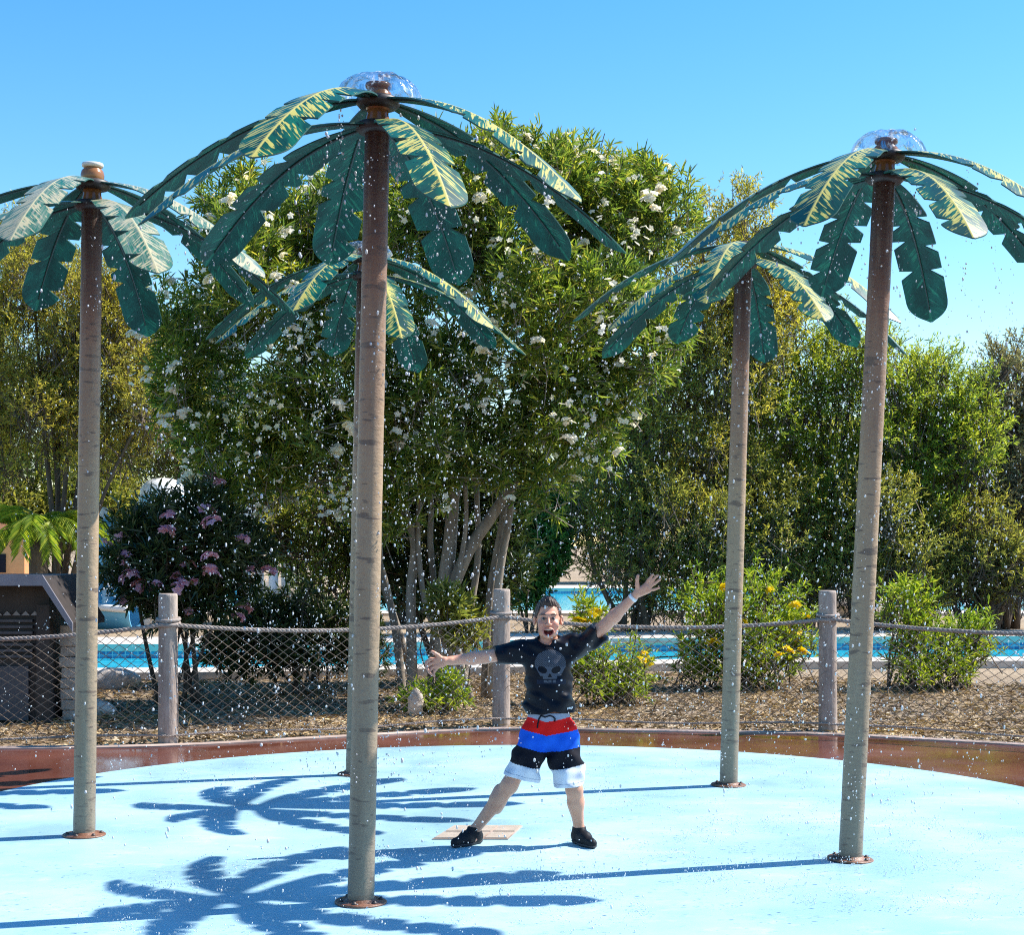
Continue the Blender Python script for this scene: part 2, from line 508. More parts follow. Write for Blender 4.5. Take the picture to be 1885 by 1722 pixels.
    def cloth(name, c, rough=0.85):
        m, t, p = mat(name)
        n = noise(t, coords(t), 9, 4)
        t.links.new(ramp(t, n, [(0.3, tuple(x * .85 for x in c)), (0.7, tuple(min(1, x * 1.15) for x in c))]), p.inputs["Base Color"])
        p.inputs["Roughness"].default_value = rough; p.inputs["Specular IOR Level"].default_value = 0.16
        bump(t, p, noise(t, coords(t), 220, 2), 0.15, 0.002)
        return m
    M["shirt"] = cloth("navy_black_cloth", (0.005, 0.006, 0.012), 0.42)
    M["print"] = cloth("grey_print", (0.085, 0.098, 0.13), 0.6)
    M["print_dark"] = cloth("navy_print", (0.010, 0.016, 0.035), 0.6)
    M["c_grey"] = cloth("grey_cloth", (0.32, 0.35, 0.45))
    M["c_red"] = cloth("red_cloth", (0.72, 0.012, 0.01))
    M["c_blue"] = cloth("blue_cloth", (0.01, 0.11, 0.66))
    M["c_black"] = cloth("black_cloth", (0.01, 0.01, 0.016))
    M["c_white"] = cloth("white_cloth", (0.64, 0.66, 0.74))
    M["shoe"] = cloth("black_shoe", (0.012, 0.013, 0.017), 0.55)
    M["sole"] = simple("shoe_sole", (0.03, 0.03, 0.035), 0.7)
    M["hair"] = simple("brown_hair", (0.045, 0.02, 0.012), 0.4, 0.4, 40, bmp=0.5)
    M["eye"] = simple("eye_white", (0.34, 0.30, 0.28), 0.6, 0.03)
    M["iris"] = simple("dark_iris", (0.02, 0.012, 0.01), 0.5, 0.1)
    M["teeth"] = simple("teeth", (0.78, 0.74, 0.66), 0.25, 0.03)
    M["band"] = simple("white_wristband", (0.75, 0.8, 0.86), 0.4, 0.05)

    # shed and slides
    M["shed"] = simple("dark_brown_boards", (0.026, 0.018, 0.016), 0.6, 0.4, 8)
    M["fascia"] = simple("grey_metal_fascia", (0.20, 0.19, 0.22), 0.45, 0.15, 5)
    M["corr"] = simple("corrugated_metal", (0.20, 0.19, 0.19), 0.4, 0.2, 6)
    M["stone"] = simple("pale_limestone", (0.50, 0.42, 0.35), 0.9, 0.3, 9, bmp=0.8)
    M["grey_panel"] = simple("grey_panel", (0.07, 0.066, 0.075), 0.6, 0.2, 4)
    M["slide_blue"] = simple("pale_blue_fibreglass", (0.15, 0.45, 0.68), 0.3, 0.1, 2)
    M["slide_white"] = simple("white_fibreglass", (0.78, 0.78, 0.80), 0.35, 0.06, 3)
    M["drain"] = simple("tan_drain_tile", (0.40, 0.33, 0.26), 0.7, 0.15, 12, bmp=0.3)
    M["pebble"] = leaf_mat("pebbles", [(0, (0.20, 0.13, 0.08)), (0.5, (0.42, 0.33, 0.24)), (1, (0.66, 0.58, 0.48))], 0.0, 0.9)
    M["litter"] = leaf_mat("dry_leaf", [(0, (0.05, 0.03, 0.017)), (0.5, (0.21, 0.14, 0.08)), (1, (0.42, 0.33, 0.22))], 0.1, 0.8)
    M["render_orange"] = simple("orange_render", (0.55, 0.25, 0.10), 0.8, 0.1)


make_materials()

# ================================================================== SETTING
PADC = Vector((0.07, 9.35, 0)); PADR = 3.70
POSTS = [(-6.0, 12.95), (-2.85, 13.2), (-0.10, 14.5), (2.79, 14.06), (5.7, 12.5)]


def build_ground():
    def near(x): return 20.9 + 0.16 * x
    XS = np.linspace(-60, 60, 61)

    def strip(name, y0, y1, z0, z1, m, label, cat, XS=XS):
        b = MB()
        for x0, x1 in zip(XS[:-1], XS[1:]):
            b.poly([(x0, y0(x0), z0), (x1, y0(x1), z0), (x1, y1(x1), z1), (x0, y1(x0), z1)])
        return tag(b.build(name, m), label, cat, kind='structure')
    def c(v): return lambda x: v
    def n0(x): return max(16, min(26, near(x) + 0.25 * math.sin(x * 0.5)))
    def f0(x): return n0(x) + 5.2
    strip("ground", c(-80), n0, 0, 0, M["earth"], "dry brown earth of the garden bed behind the rope fence", "ground", np.linspace(-200, 200, 101))
    # channel: bed, walls, water
    L = lambda g, d: (lambda x: g(x) + d)
    strip("river_bed", n0, f0, -1.0, -1.0, M["tile"], "blue bottom of the river channel", "pool floor", np.linspace(-200, 200, 101))
    strip("river_near_wall", n0, L(n0, .001), -1.0, 0.0, M["tile"], "tiled near wall of the river channel", "pool wall")
    strip("river_far_wall", f0, L(f0, .001), -1.0, 0.06, M["tile"], "blue tiled far wall of the river channel", "pool wall")
    strip("river_water", L(n0, .002), L(f0, -.002), -0.15, -0.15, M["water"], "turquoise water of the river channel behind the garden", "water")

    def coping(name, g, a, b_, z, lab):
        b = MB()
        for x0, x1 in zip(XS[:-1], XS[1:]):
            p = [(x0, g(x0) + a), (x1, g(x1) + a), (x1, g(x1) + b_), (x0, g(x0) + b_)]
            b.poly([(q[0], q[1], z) for q in p])
            b.poly([(p[0][0], p[0][1], -0.04), (p[1][0], p[1][1], -0.04), (p[1][0], p[1][1], z), (p[0][0], p[0][1], z)])
            b.poly([(p[2][0], p[2][1], -0.08), (p[3][0], p[3][1], -0.08), (p[3][0], p[3][1], z), (p[2][0], p[2][1], z)])
        return tag(b.build(name, M["concrete"]), lab, "coping", kind='structure')
    coping("river_coping", n0, -0.75, 0.04, 0.10, "pale concrete edge on the near side of the river channel")
    coping("river_far_coping", f0, -0.03, 1.9, 0.075, "pale concrete edge on the far side of the river channel")
    strip("island_ground", f0, c(38), 0, 0, M["earth"], "tan earth of the island between the two pools", "ground", np.linspace(-200, 200, 101))
    strip("pool_bed", c(38), c(56), -1.0, -1.0, M["tile"], "blue bottom of the far pool", "pool floor")
    strip("pool_near_wall", c(38), c(38.001), -1, 0, M["tile"], "near wall of the far pool", "pool wall")
    strip("pool_far_wall", c(56), c(56.001), -1, 0.05, M["tile"], "blue tiled wall at the far side of the far pool", "pool wall")
    strip("pool_water", c(38.002), c(55.998), -0.12, -0.12, M["water"], "turquoise water of the far pool", "water")
    coping("pool_coping", c(56), 0, 4.0, 0.08, "pale concrete deck beyond the far pool")
    coping("pool_near_coping", c(38), -1.6, 0.02, 0.06, "pale concrete edge of the far pool")
    strip("far_ground", c(56), c(900), 0, 0, M["earth"], "dry earth beyond the pools reaching the horizon", "ground", np.linspace(-900, 900, 61))

    # brown deck following the fence
    back = [(-40, 12.7)] + [(x, y) for x, y in POSTS] + [(40, 9)]
    pts = []
    for i in range(len(back) - 1):
        for k in range(12):
            f = k / 12
            pts.append((back[i][0] * (1 - f) + back[i + 1][0] * f, back[i][1] * (1 - f) + back[i + 1][1] * f))
    pts.append(back[-1])
    for _ in range(3):                                             # round the corners
        q = [pts[0]]
        for i in range(1, len(pts) - 1):
            q.append(((pts[i - 1][0] + 2 * pts[i][0] + pts[i + 1][0]) / 4, (pts[i - 1][1] + 2 * pts[i][1] + pts[i + 1][1]) / 4))
        pts = q + [pts[-1]]
    edge = [(x, y - 0.30) for x, y in pts]
    b = MB()
    for (x0, y0), (x1, y1) in zip(edge[:-1], edge[1:]):
        b.poly([(x0, -30, 0.006), (x1, -30, 0.006), (x1, y1, 0.006), (x0, y0, 0.006)])
    tag(b.build("deck", M["deck"]), "wet reddish brown concrete deck around the blue pad", "deck", kind='structure')
    b = MB()                                                       # low kerb between deck and bed
    h = 0.018
    for (x0, y0), (x1, y1) in zip(edge[:-1], edge[1:]):
        A, B_, C_, D = (x0, y0 + .002), (x1, y1 + .002), (x1, y1 + .14), (x0, y0 + .14)
        b.poly([(*A, 0.0), (*B_, 0.0), (*B_, h), (*A, h)])
        b.poly([(*A, h), (*B_, h), (*C_, h), (*D, h)])
        b.poly([(*D, h), (*C_, h), (*C_, 0.0), (*D, 0.0)])
    tag(b.build("kerb", M["kerb"]), "low pale concrete kerb between the brown deck and the garden bed", "kerb", kind='structure')
    # blue pad: sheet with a thin rounded rim
    b = MB()
    n = 160
    ring = lambda r, z: [(PADC.x + r * math.cos(2 * PI * k / n), PADC.y + r * math.sin(2 * PI * k / n), z) for k in range(n)]
    b.poly(ring(PADR, 0.012))
    r0, r1 = ring(PADR, 0.012), ring(PADR + 0.01, 0.002)
    for k in range(n): b.poly([r1[k], r1[(k + 1) % n], r0[(k + 1) % n], r0[k]])
    tag(b.build("splash_pad", M["pad"]), "round pale blue painted splash pad floor", "splash pad", kind='structure')


build_ground()

# ================================================================== WATER PALMS
def frond_mesh(name, seed, topmat):
    r = random.Random(seed)
    nt_, ns = 74, 9
    Lh = 1.26
    notchL = sorted([r.uniform(.36, .45), r.uniform(.52, .6), r.uniform(.68, .74), r.uniform(.82, .87)])[: r.choice((3, 4))]
    notchR = sorted([r.uniform(.34, .43), r.uniform(.5, .58), r.uniform(.66, .72), r.uniform(.8, .86)])[: r.choice((3, 4))]
    dep = r.uniform(.50, .68)

    def half(t, notches):
        if t < .30: w_ = .034 + .081 * (t / .30) ** .8
        elif t < .84: w_ = .115 + .004 * math.sin((t - .3) * 5)
        else:
            q = (t - .84) / .16
            w_ = .115 * (1 - q ** 2.0) * 0.7 + .115 * .3 * (1 - q ** 7)
        for tn in notches:
            if tn - .055 < t <= tn: w_ *= 1 - dep * (t - tn + .055) / .055
        return max(w_, .006)
    ts = set(np.linspace(0, 1, nt_).tolist())
    for tn in notchL + notchR: ts |= {tn, tn + 0.0005, tn - .055}
    ts = sorted(ts)
    prof = lambda rr: -0.02 * rr - 0.40 * rr ** 2.1
    V, UV = [], []
    ss = np.linspace(-1, 1, ns)
    twist = r.uniform(-.14, .14)
    for t in ts:
        for s in ss:
            wv = half(t, notchL if s < 0 else notchR) * abs(s)
            tt = t + 0.50 * wv * (1 - max(0, t - .84) / .16) if t < 1 else t  # veins slant to the tip
            rr = 0.055 + 1.10 * tt
            x = rr
            sl = -0.02 - 0.84 * rr ** 1.1
            z = prof(rr)
            y = math.copysign(wv, s)
            fold = -0.20 * wv                                      # roof-like fold along the midrib
            fold += y * twist * t
            ln = math.hypot(1, sl)
            V.append((x - sl / ln * fold, y, z + fold / ln))
            UV.append((t, math.copysign(wv / .117, s) if s else 0))
    n = len(V)
    V = np.array(V); UV = np.array(UV)
    th = 0.007
    Vb = V.copy(); Vb[:, 2] -= th
    nt2 = len(ts)
    Q, mi = [], []
    for i in range(nt2 - 1):
        for j in range(ns - 1):
            a = i * ns + j
            Q.append((a, a + ns, a + ns + 1, a + 1)); mi.append(0)
            Q.append((n + a, n + a + 1, n + a + ns + 1, n + a + ns)); mi.append(1)
    for i in range(nt2 - 1):
        for j, fl in ((0, 0), (ns - 1, 1)):
            a = i * ns + j; b_ = a + ns
            Q.append((a, n + a, n + b_, b_) if not fl else (a, b_, n + b_, n + a)); mi.append(2)
    for j in range(ns - 1):
        a = (nt2 - 1) * ns + j
        Q.append((a, n + a, n + a + 1, a + 1)); mi.append(2)
        Q.append((j, j + 1, n + j + 1, n + j)); mi.append(2)
    me = mesh_np(name, np.vstack([V, Vb]), np.array(Q), [topmat, M["frond_under"], M["frond_edge"]], smooth=False, midx=mi, uv=np.vstack([UV, UV]))
    # under-rib bar
    rb = MB()
    pts = []
    for k in range(22):
        rr = 0.03 + 1.06 * k / 21
        pts.append((rr, 0, prof(rr) - 0.010))
    rb.tube(pts, [0.011 - 0.006 * k / 21 for k in range(22)], 6)
    return me, rb.mesh(name + "_midrib", M["rib"])


FR_GREEN = [frond_mesh("frond", 20 + k, M["frond_top"]) for k in range(5)]
FR_WORN = [frond_mesh("frond", 40 + k, M["frond_worn"]) for k in range(4)]


def trunk_mesh():
    n, hgt = 40, 3.60
    zs = np.linspace(0.012, hgt, 90)
    rg = np.random.default_rng(4)
    V = []
    for i, z in enumerate(zs):
        rad = 0.0615 - 0.004 * z / hgt + rg.normal(0, .0004)
        for k in range(n):
            a = 2 * PI * k / n
            V.append((rad * math.cos(a), rad * math.sin(a), z))
    Q = [(i * n + k, i * n + (k + 1) % n, (i + 1) * n + (k + 1) % n, (i + 1) * n + k) for i in range(len(zs) - 1) for k in range(n)]
    return mesh_np("trunk", np.array(V), np.array(Q), M["trunk"], smooth=True)


TRUNK = trunk_mesh()
FLANGE = MB().lathe([(0.0, .012), (.118, .012), (.120, .016), (.120, .020), (.114, .024), (.072, .025), (.068, .036), (.0, .036)], 48).mesh("base_flange", M["rust"])
BOLT = MB().lathe([(.0, .022), (.012, .022), (.012, .030), (.007, .031), (.007, .036), (0, .037)], 6).mesh("bolt", M["bolt"])
COLLAR = MB().lathe([(.05, -.03), (.085, -.028), (.10, -.012), (.10, .012), (.085, .022), (.05, .024)], 32).mesh("frond_collar", M["collar"])
NECK = MB().lathe([(.0565, 3.595), (.056, 3.62), (.050, 3.64), (.050, 3.725), (.0, 3.725)], 32).mesh("neck", M["nozzle"])
NOZZLE = MB().lathe([(.046, 3.69), (.055, 3.705), (.064, 3.73), (.066, 3.755), (.060, 3.778), (.048, 3.79), (.046, 3.80), (.0, 3.80)], 32).mesh("nozzle", M["nozzle"])
RIM = MB().lathe([(.046, 3.795), (.058, 3.80), (.061, 3.81), (.058, 3.82), (.042, 3.822), (.030, 3.812), (.0, 3.808)], 32).mesh("nozzle_rim", M["rim"])
RIM_WET = RIM.copy(); RIM_WET.materials[0] = M["nozzle"]
UPPER = [36, 108, 180, 252, 324]
LOWER = [0, 72, 144, 216, 288]
PALM_HUB = []


def make_palm(base, lean, label, worn=False, rot=0, seed=0, pot=True):
    r = random.Random(seed)
    root = empty("water_palm", base, (0, lean, 0))
    tag(root, label, "water palm", "water palms standing in a ring on the splash pad")
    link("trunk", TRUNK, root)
    fl = link("base_flange", FLANGE, root)
    for k in range(6):
        a = k * PI / 3 + .3
        link("bolt", BOLT, fl, loc=(.094 * math.cos(a), .094 * math.sin(a), 0))
    link("collar", COLLAR, root, loc=(0, 0, 3.70))
    link("collar", COLLAR, root, loc=(0, 0, 3.583))
    link("neck", NECK, root)
    if pot:
        nz = link("nozzle", NOZZLE, root, loc=(0, 0, 0 if worn else -.035))
        link("rim", RIM if worn else RIM_WET, nz)
    for tier, z in ((UPPER, 3.718), (LOWER, 3.600)):
        for a in tier:
            me, rb = r.choice(FR_WORN if worn else FR_GREEN)
            az = math.radians(a + rot + r.uniform(-2, 2))
            f = link("frond", me, root, loc=(0, 0, z), rot=(0, r.uniform(-.02, .045), az))
            link("midrib", rb, f)
    return root


LEAN = {}
B_FRONT, B_LEFT, B_BACK, B_RB, B_RIGHT = (on_ground(664, 1668), on_ground(155, 1543), on_ground(652, 1430), on_ground(1341, 1450), on_ground(1565, 1588))
PALMS = [
    make_palm(B_FRONT, 0.0215, "nearest green water palm with a clear water bell, standing in the middle of the group", seed=1),
    make_palm(B_LEFT, 0.0125, "leftmost water palm with dry pale worn fronds and a bare brown pot on top", worn=True, seed=2, rot=13),
    make_palm(B_BACK, 0.0215, "farthest water palm, mostly hidden behind the nearest palm's trunk", seed=3, rot=0),
    make_palm(B_RB, 0.0285, "small looking water palm behind the boy at right, without a water bell", seed=4, rot=0, pot=False),
    make_palm(B_RIGHT, 0.050, "rightmost leaning water palm with a water bell, its fronds cut by the frame", seed=5, rot=-12),
]


def water_bell(base, lean, label, R_=0.195):
    prof = [(.030, 3.822), (.036, 3.834), (.06, 3.844), (.09, 3.845), (.12, 3.836), (.15, 3.818), (.175, 3.795), (.19, 3.768), (R_, 3.742)]
    n = 64
    rg = random.Random(9)
    ph = [rg.uniform(0, 6.28) for _ in range(4)]
    V = []
    for i, (rr, z) in enumerate(prof):
        for k in range(n):
            a = 2 * PI * k / n
            wob = 1 + 0.04 * math.sin(3 * a + ph[0]) * i / 8 + .03 * math.sin(7 * a + ph[1]) * i / 8
            V.append((rr * wob * math.cos(a), rr * wob * math.sin(a), z - 3.8 + (.012 * math.sin(5 * a + ph[2]) + .010 * math.sin(11 * a + ph[3]) - .016) * (i / 8) ** 2 + .0012 * math.sin(9 * a + i) * (i > 1)))
    Q = [(i * n + k, i * n + (k + 1) % n, (i + 1) * n + (k + 1) % n, (i + 1) * n + k) for i in range(len(prof) - 1) for k in range(n)]
    me = mesh_np("water_bell", np.array(V), np.array(Q), M["film"], smooth=True)
    o = link("water_bell", me, None, loc=(base.x + 3.8 * math.sin(lean), base.y, 3.775 * math.cos(lean)))
    o["label"] = label; o["category"] = "water"; o["group"] = "bells of water over the palm tops"


water_bell(B_FRONT, .0215, "clear bell of water over the top of the nearest palm")
water_bell(B_RIGHT, .050, "clear bell of water over the top of the rightmost palm", .2)
water_bell(B_BACK, .0215, "small pale bell of water over the farthest palm's top", .15)


def droplets():
    """falling drops: one uncountable spray"""
    phi = (1 + 5 ** .5) / 2
    iv = np.array([(-1, phi, 0), (1, phi, 0), (-1, -phi, 0), (1, -phi, 0), (0, -1, phi), (0, 1, phi), (0, -1, -phi), (0, 1, -phi), (phi, 0, -1), (phi, 0, 1), (-phi, 0, -1), (-phi, 0, 1)])
    iv /= np.linalg.norm(iv[0])
    it = np.array([(0, 11, 5), (0, 5, 1), (0, 1, 7), (0, 7, 10), (0, 10, 11), (1, 5, 9), (5, 11, 4), (11, 10, 2), (10, 7, 6), (7, 1, 8), (3, 9, 4), (3, 4, 2), (3, 2, 6), (3, 6, 8), (3, 8, 9), (4, 9, 5), (2, 4, 11), (6, 2, 10), (8, 6, 7), (9, 8, 1)])
    P, R_, S = [], [], []
    r = RNG
    for base, lean, cnt in ((B_FRONT, .0215, 2800), (B_RIGHT, .05, 2500), (B_BACK, .0215, 1300), (B_RB, .0285, 1300), (B_LEFT, .0125, 650)):
        hub = base + Vector((3.6 * math.sin(lean), 0, 0))
        for _ in range(cnt):
            a = math.radians(r.choice(UPPER + LOWER) + r.normal(0, 8))
            rr = r.choice([r.uniform(.25, 1.2), r.uniform(.9, 1.3), abs(r.normal(0, .9))])
            zt = 3.62 - .42 * min(rr, 1.2) ** 2
            z = zt * r.random() ** .8
            P.append((hub.x + rr * math.cos(a) + r.normal(0, .05), hub.y + rr * math.sin(a) + r.normal(0, .05), z))
            q = min(.0013 * r.lognormal(.45, .6), .0062)
            R_.append(q); S.append(r.choice([r.uniform(.8, 1.3), r.uniform(1.2, 2.6)]))
            if r.random() < .16:                                    # loose knots of drops falling together
                for _k in range(r.integers(3, 9)):
                    P.append((P[-1][0] + r.normal(0, .014), P[-1][1] + r.normal(0, .014), max(.03, P[-1][2] + r.normal(0, .045))))
                    R_.append(min(.0013 * r.lognormal(.45, .5), .006)); S.append(r.uniform(.9, 2))
    # runs of drops leaving frond edges
    for base, lean, nst in ((B_FRONT, .0215, 20), (B_RIGHT, .05, 20), (B_BACK, .02, 6), (B_RB, .0285, 8)):
        hub = base + Vector((3.6 * math.sin(lean), 0, 0))
        for _ in range(nst):
            a = math.radians(r.choice(UPPER + LOWER) + r.normal(0, 6))
            rr = r.choice([r.uniform(.25, 1.15), r.uniform(.1, .25)])
            zt = 3.64 - .40 * rr ** 2.1
            ln = r.uniform(.08, .35)
            x, y = hub.x + rr * math.cos(a), hub.y + rr * math.sin(a)
            for k in range(int(ln / .011)):
                x += r.normal(0, .0022); y += r.normal(0, .0022)
                if r.random() < .7: P.append((x + r.normal(0, .004 + k * .0004), y + r.normal(0, .004), zt - k * .011 * (1 + k * .02) + r.normal(0, .006))); R_.append(min(.0015 * r.lognormal(.5, .6), .007)); S.append(r.uniform(.9, 2.6))
    # splashes jumping up from the floor
    for base, lean, cnt in ((B_FRONT, .02, 210), (B_RIGHT, .05, 230), (B_BACK, .02, 90), (B_RB, .028, 90)):
        hub = base + Vector((3.4 * math.sin(lean), 0, 0))
        for _ in range(cnt):
            a = r.uniform(0, 2 * PI); rr = r.choice([r.uniform(.9, 1.3), r.uniform(.2, 1.3)])
            cx, cy = hub.x + rr * math.cos(a), hub.y + rr * math.sin(a)
            for k in range(r.integers(5, 18)):
                P.append((cx + r.normal(0, .03), cy + r.normal(0, .03), .016 + abs(r.normal(0, .022)))); R_.append(r.uniform(.001, .0032)); S.append(r.uniform(1, 2.4))
    P = np.array(P); R_ = np.array(R_); S = np.array(S)
    k = len(P)
    sc_ = np.stack([R_, R_, R_ * S], 1)
    V = (iv[None] * sc_[:, None, :] + P[:, None, :]).reshape(-1, 3)
    Q = (it[None] + 12 * np.arange(k)[:, None, None]).reshape(-1, 3)
    me = mesh_np("water_drops", V, Q, M["drop"], smooth=True)
    tag(link("water_drops", me), "white drops of water falling from the palm fronds over the pad", "water drops", kind='stuff')


droplets()

# ================================================================== DRAIN COVER
def drain():
    a, b_, c, d = on_ground(795, 1551), on_ground(935, 1551), on_ground(962, 1526), on_ground(835, 1526)
    root = empty("drain_cover", (0, 0, 0)); tag(root, "flat tan tiled drain cover set in the blue pad behind the boy", "drain cover")
    L = lambda u, v: (a * (1 - u) * (1 - v) + b_ * u * (1 - v) + c * u * v + d * (1 - u) * v)
    MB().prism([tuple(L(0, 0)) [:2] + (.013,), tuple(L(1, 0))[:2] + (.013,), tuple(L(1, 1))[:2] + (.013,), tuple(L(0, 1))[:2] + (.013,)], (0, 0, .004)).build("cover_frame", M["kerb"], root)
    m = MB()
    for i in range(3):
        for j in range(2):
            u0, u1, v0, v1 = (i + .06) / 3, (i + .94) / 3, (j + .07) / 2, (j + .93) / 2
            m.prism([tuple(L(*q))[:2] + (.0172,) for q in ((u0, v0), (u1, v0), (u1, v1), (u0, v1))], (0, 0, .005))
    m.build("cover_plate", M["drain"], root)


drain()

# ================================================================== ROPE FENCE
def fence():
    root = empty("rope_fence", (0, 13.5, 0))
    tag(root, "low rope fence with weathered round posts and brown diamond netting behind the pad", "fence")
    inv = Matrix.Translation((0, -13.5, 0))
    rg = random.Random(3)
    for i, (x, y) in enumerate(POSTS):
        n = 28; V = []
        zs = [0.0, .3, .6, .9, 1.15, 1.225, 1.245, 1.25]
        rs = [.083, .081, .079, .078, .077, .077, .074, .066]
        ph = rg.uniform(0, 6)
        m = MB()
        b0 = len(m.v)
        for z, rr in zip(zs, rs):
            for k in range(n):
                a = 2 * PI * k / n
                q = rr * (1 + .02 * math.sin(3 * a + ph) + .012 * math.sin(8 * a + ph * 2))
                if k == 19: q *= .90                               # drying crack down the front
                m.v.append((q * math.cos(a) + .006 * z * math.sin(ph), q * math.sin(a), z))
        for a in range(len(zs) - 1):
            for k in range(n):
                m.f.append((a * n + k, a * n + (k + 1) % n, (a + 1) * n + (k + 1) % n, (a + 1) * n + k)); m.s.append(True)
        m.f.append(tuple((len(zs) - 1) * n + k for k in range(n))); m.s.append(False)
        m.build("post", M["post"], root, loc=(x, y - 13.5, 0))
    cell_u, slope = 0.105, 0.80
    rope = MB(); net = MB(); low = MB()

    def strand3(path_fn, L_, rad, mb, pitch=0.11):
        n = int(L_ / 0.018)
        for s in range(3):
            pts = []
            for k in range(n + 1):
                u = k / n
                p = path_fn(u)
                a = 2 * PI * (u * L_ / pitch) + s * 2 * PI / 3
                pts.append(p + Vector((math.sin(a) * .0 , math.cos(a) * rad * .55, math.sin(a) * rad * .55)))
            mb.tube(pts, rad * .58, 6)
    for i in range(len(POSTS) - 1):
        A = Vector((*POSTS[i], 0)); B_ = Vector((*POSTS[i + 1], 0))
        fr = Vector((0, -.086, 0))
        A = A + fr; B_ = B_ + fr
        L_ = (B_ - A).length
        h0 = 1.00
        sag = 0.085 if i != 0 else .12
        top = lambda u: h0 - 4 * sag * u * (1 - u)
        pf = lambda u: (A * (1 - u) + B_ * u + Vector((0, -13.5, top(u))))
        strand3(pf, L_, .018, rope)
        pl = lambda u: (A * (1 - u) + B_ * u + Vector((0, -13.5, .075 + .012 * math.sin(u * 9))))
        strand3(pl, L_, .010, low, .07)
        nu = int(L_ / cell_u)
        for s in (1, -1):
            for k in range(-12, nu + 12):
                pts = []
                for q in range(11):
                    v = q / 10
                    u = (k * cell_u + s * v * 1.0 / slope * .92 + (0 if s > 0 else 0)) / L_
                    if u < 0.01 or u > .99:
                        if pts: break
                        continue
                    z = .075 + v * (top(u) - .075)
                    bul = .03 * math.sin(u * 17 + v * 3) * v * (1 - v) * 4
                    z += .014 * math.sin(u * L_ * 3.1 + v * 5 + i) * v * (1 - v) * 4 + .006 * math.sin(u * L_ * 11 + k)
                    pts.append(A * (1 - u) + B_ * u + Vector((0, -13.5 + bul + .006 * s, z)))
                if len(pts) > 1: net.tube(pts, .0033, 4, caps=False)
        # rope turns round the post
    for x, y in POSTS:
        for dz in (0, .036):
            pts = [Vector((x + .09 * math.cos(a), y - 13.5 + .09 * math.sin(a), 1.0 + dz + .01 * math.sin(a))) for a in np.linspace(0, 2 * PI, 25)]
            rope.tube(pts, .017, 6, caps=False)
    rope.build("top_rope", M["rope"], root)
    low.build("bottom_rope", M["rope"], root)
    net.build("netting", M["net"], root)


fence()

# ================================================================== FOLIAGE
def unit(a): return a / np.maximum(np.linalg.norm(a, axis=-1, keepdims=True), 1e-9)


def leaves(base, dirv, nrm, length, width, curl=0.12):
    """long folded leaves: 6 points, 2 quads each"""
    dirv = unit(dirv)
    side = unit(np.cross(dirv, nrm)); nn = np.cross(side, dirv)
    L = length[:, None]; W = width[:, None] * .5
    c = curl
    p0 = base
    l1 = base + dirv * L * .35 + side * W * .95 + nn * W * .35
    l2 = base + dirv * L * .72 + side * W * .75 + nn * (W * .25 - L * c * .35)
    tip = base + dirv * L - nn * L * c
    r2 = base + dirv * L * .72 - side * W * .75 + nn * (W * .25 - L * c * .35)
    r1 = base + dirv * L * .35 - side * W * .95 + nn * W * .35
    V = np.stack([p0, l1, l2, tip, r2, r1], 1).reshape(-1, 3)
    k = np.arange(len(base))[:, None] * 6
    Q = np.concatenate([k + np.array([[0, 3, 2, 1]]), k + np.array([[0, 5, 4, 3]])], 1).reshape(-1, 4)
    return V, Q


def lump_points(lumps, n, rg, inner=0.35):
    """lumps rows: x y z rx ry rz; points near the surface of uneven lumps, with the outward direction"""
    L = np.array(lumps, float)
    wgt = (L[:, 3] * L[:, 5]) ** 0.9 * L[:, 4] ** .5
    i = rg.choice(len(L), n, p=wgt / wgt.sum())
    u = unit(rg.normal(size=(n, 3)))
    rr = inner + (1 - inner) * rg.random(n) ** .55
    ph = i * 1.7
    rr *= 1 + .16 * np.sin(u[:, 0] * 5 + ph) * np.sin(u[:, 2] * 6 + ph * 2) + .10 * np.sin(u[:, 2] * 11 + u[:, 0] * 9 + ph)
    p = L[i, :3] + u * L[i, 3:6] * rr[:, None]
    return p, u, rr


def foliage(lumps, twigs, per, llen, lwid, twig, rg, up=0.5, spread=0.9, inner=.35, zmin=0.05, clump=None):
    p, u, rr = lump_points(lumps, twigs, rg, inner)
    if clump:                                                       # gather twigs into clumps with gaps between
        nc, pull = clump
        ci = rg.integers(0, twigs, nc)
        cp = p[ci]
        out = np.empty_like(p)
        for s in range(0, twigs, 4000):
            d = ((p[s:s + 4000, None, :] - cp[None]) ** 2).sum(-1)
            out[s:s + 4000] = cp[d.argmin(1)]
        p = p + (out - p) * pull
    ok = p[:, 2] > zmin
    p, u = p[ok], u[ok]
    n = len(p)
    td = unit(u * .55 + np.array([0, 0, up]) + rg.normal(size=(n, 3)) * .42)
    f = rg.random((n, per)) * .9 + .1
    tl = twig * rg.uniform(.6, 1.3, n)
    b = p[:, None, :] + td[:, None, :] * (f * tl[:, None])[..., None]
    ld = unit(td[:, None, :] * .75 + rg.normal(size=(n, per, 3)) * spread * .6)
    nr = unit(rg.normal(size=(n, per, 3)) * .6 + np.array([0, 0, 1.0]))
    b = b.reshape(-1, 3); ld = ld.reshape(-1, 3); nr = nr.reshape(-1, 3)
    m = len(b)
    V, Q = leaves(b, ld, nr, llen * rg.uniform(.65, 1.25, m), lwid * rg.uniform(.75, 1.25, m), curl=.14)
    return V, Q, p, td, tl


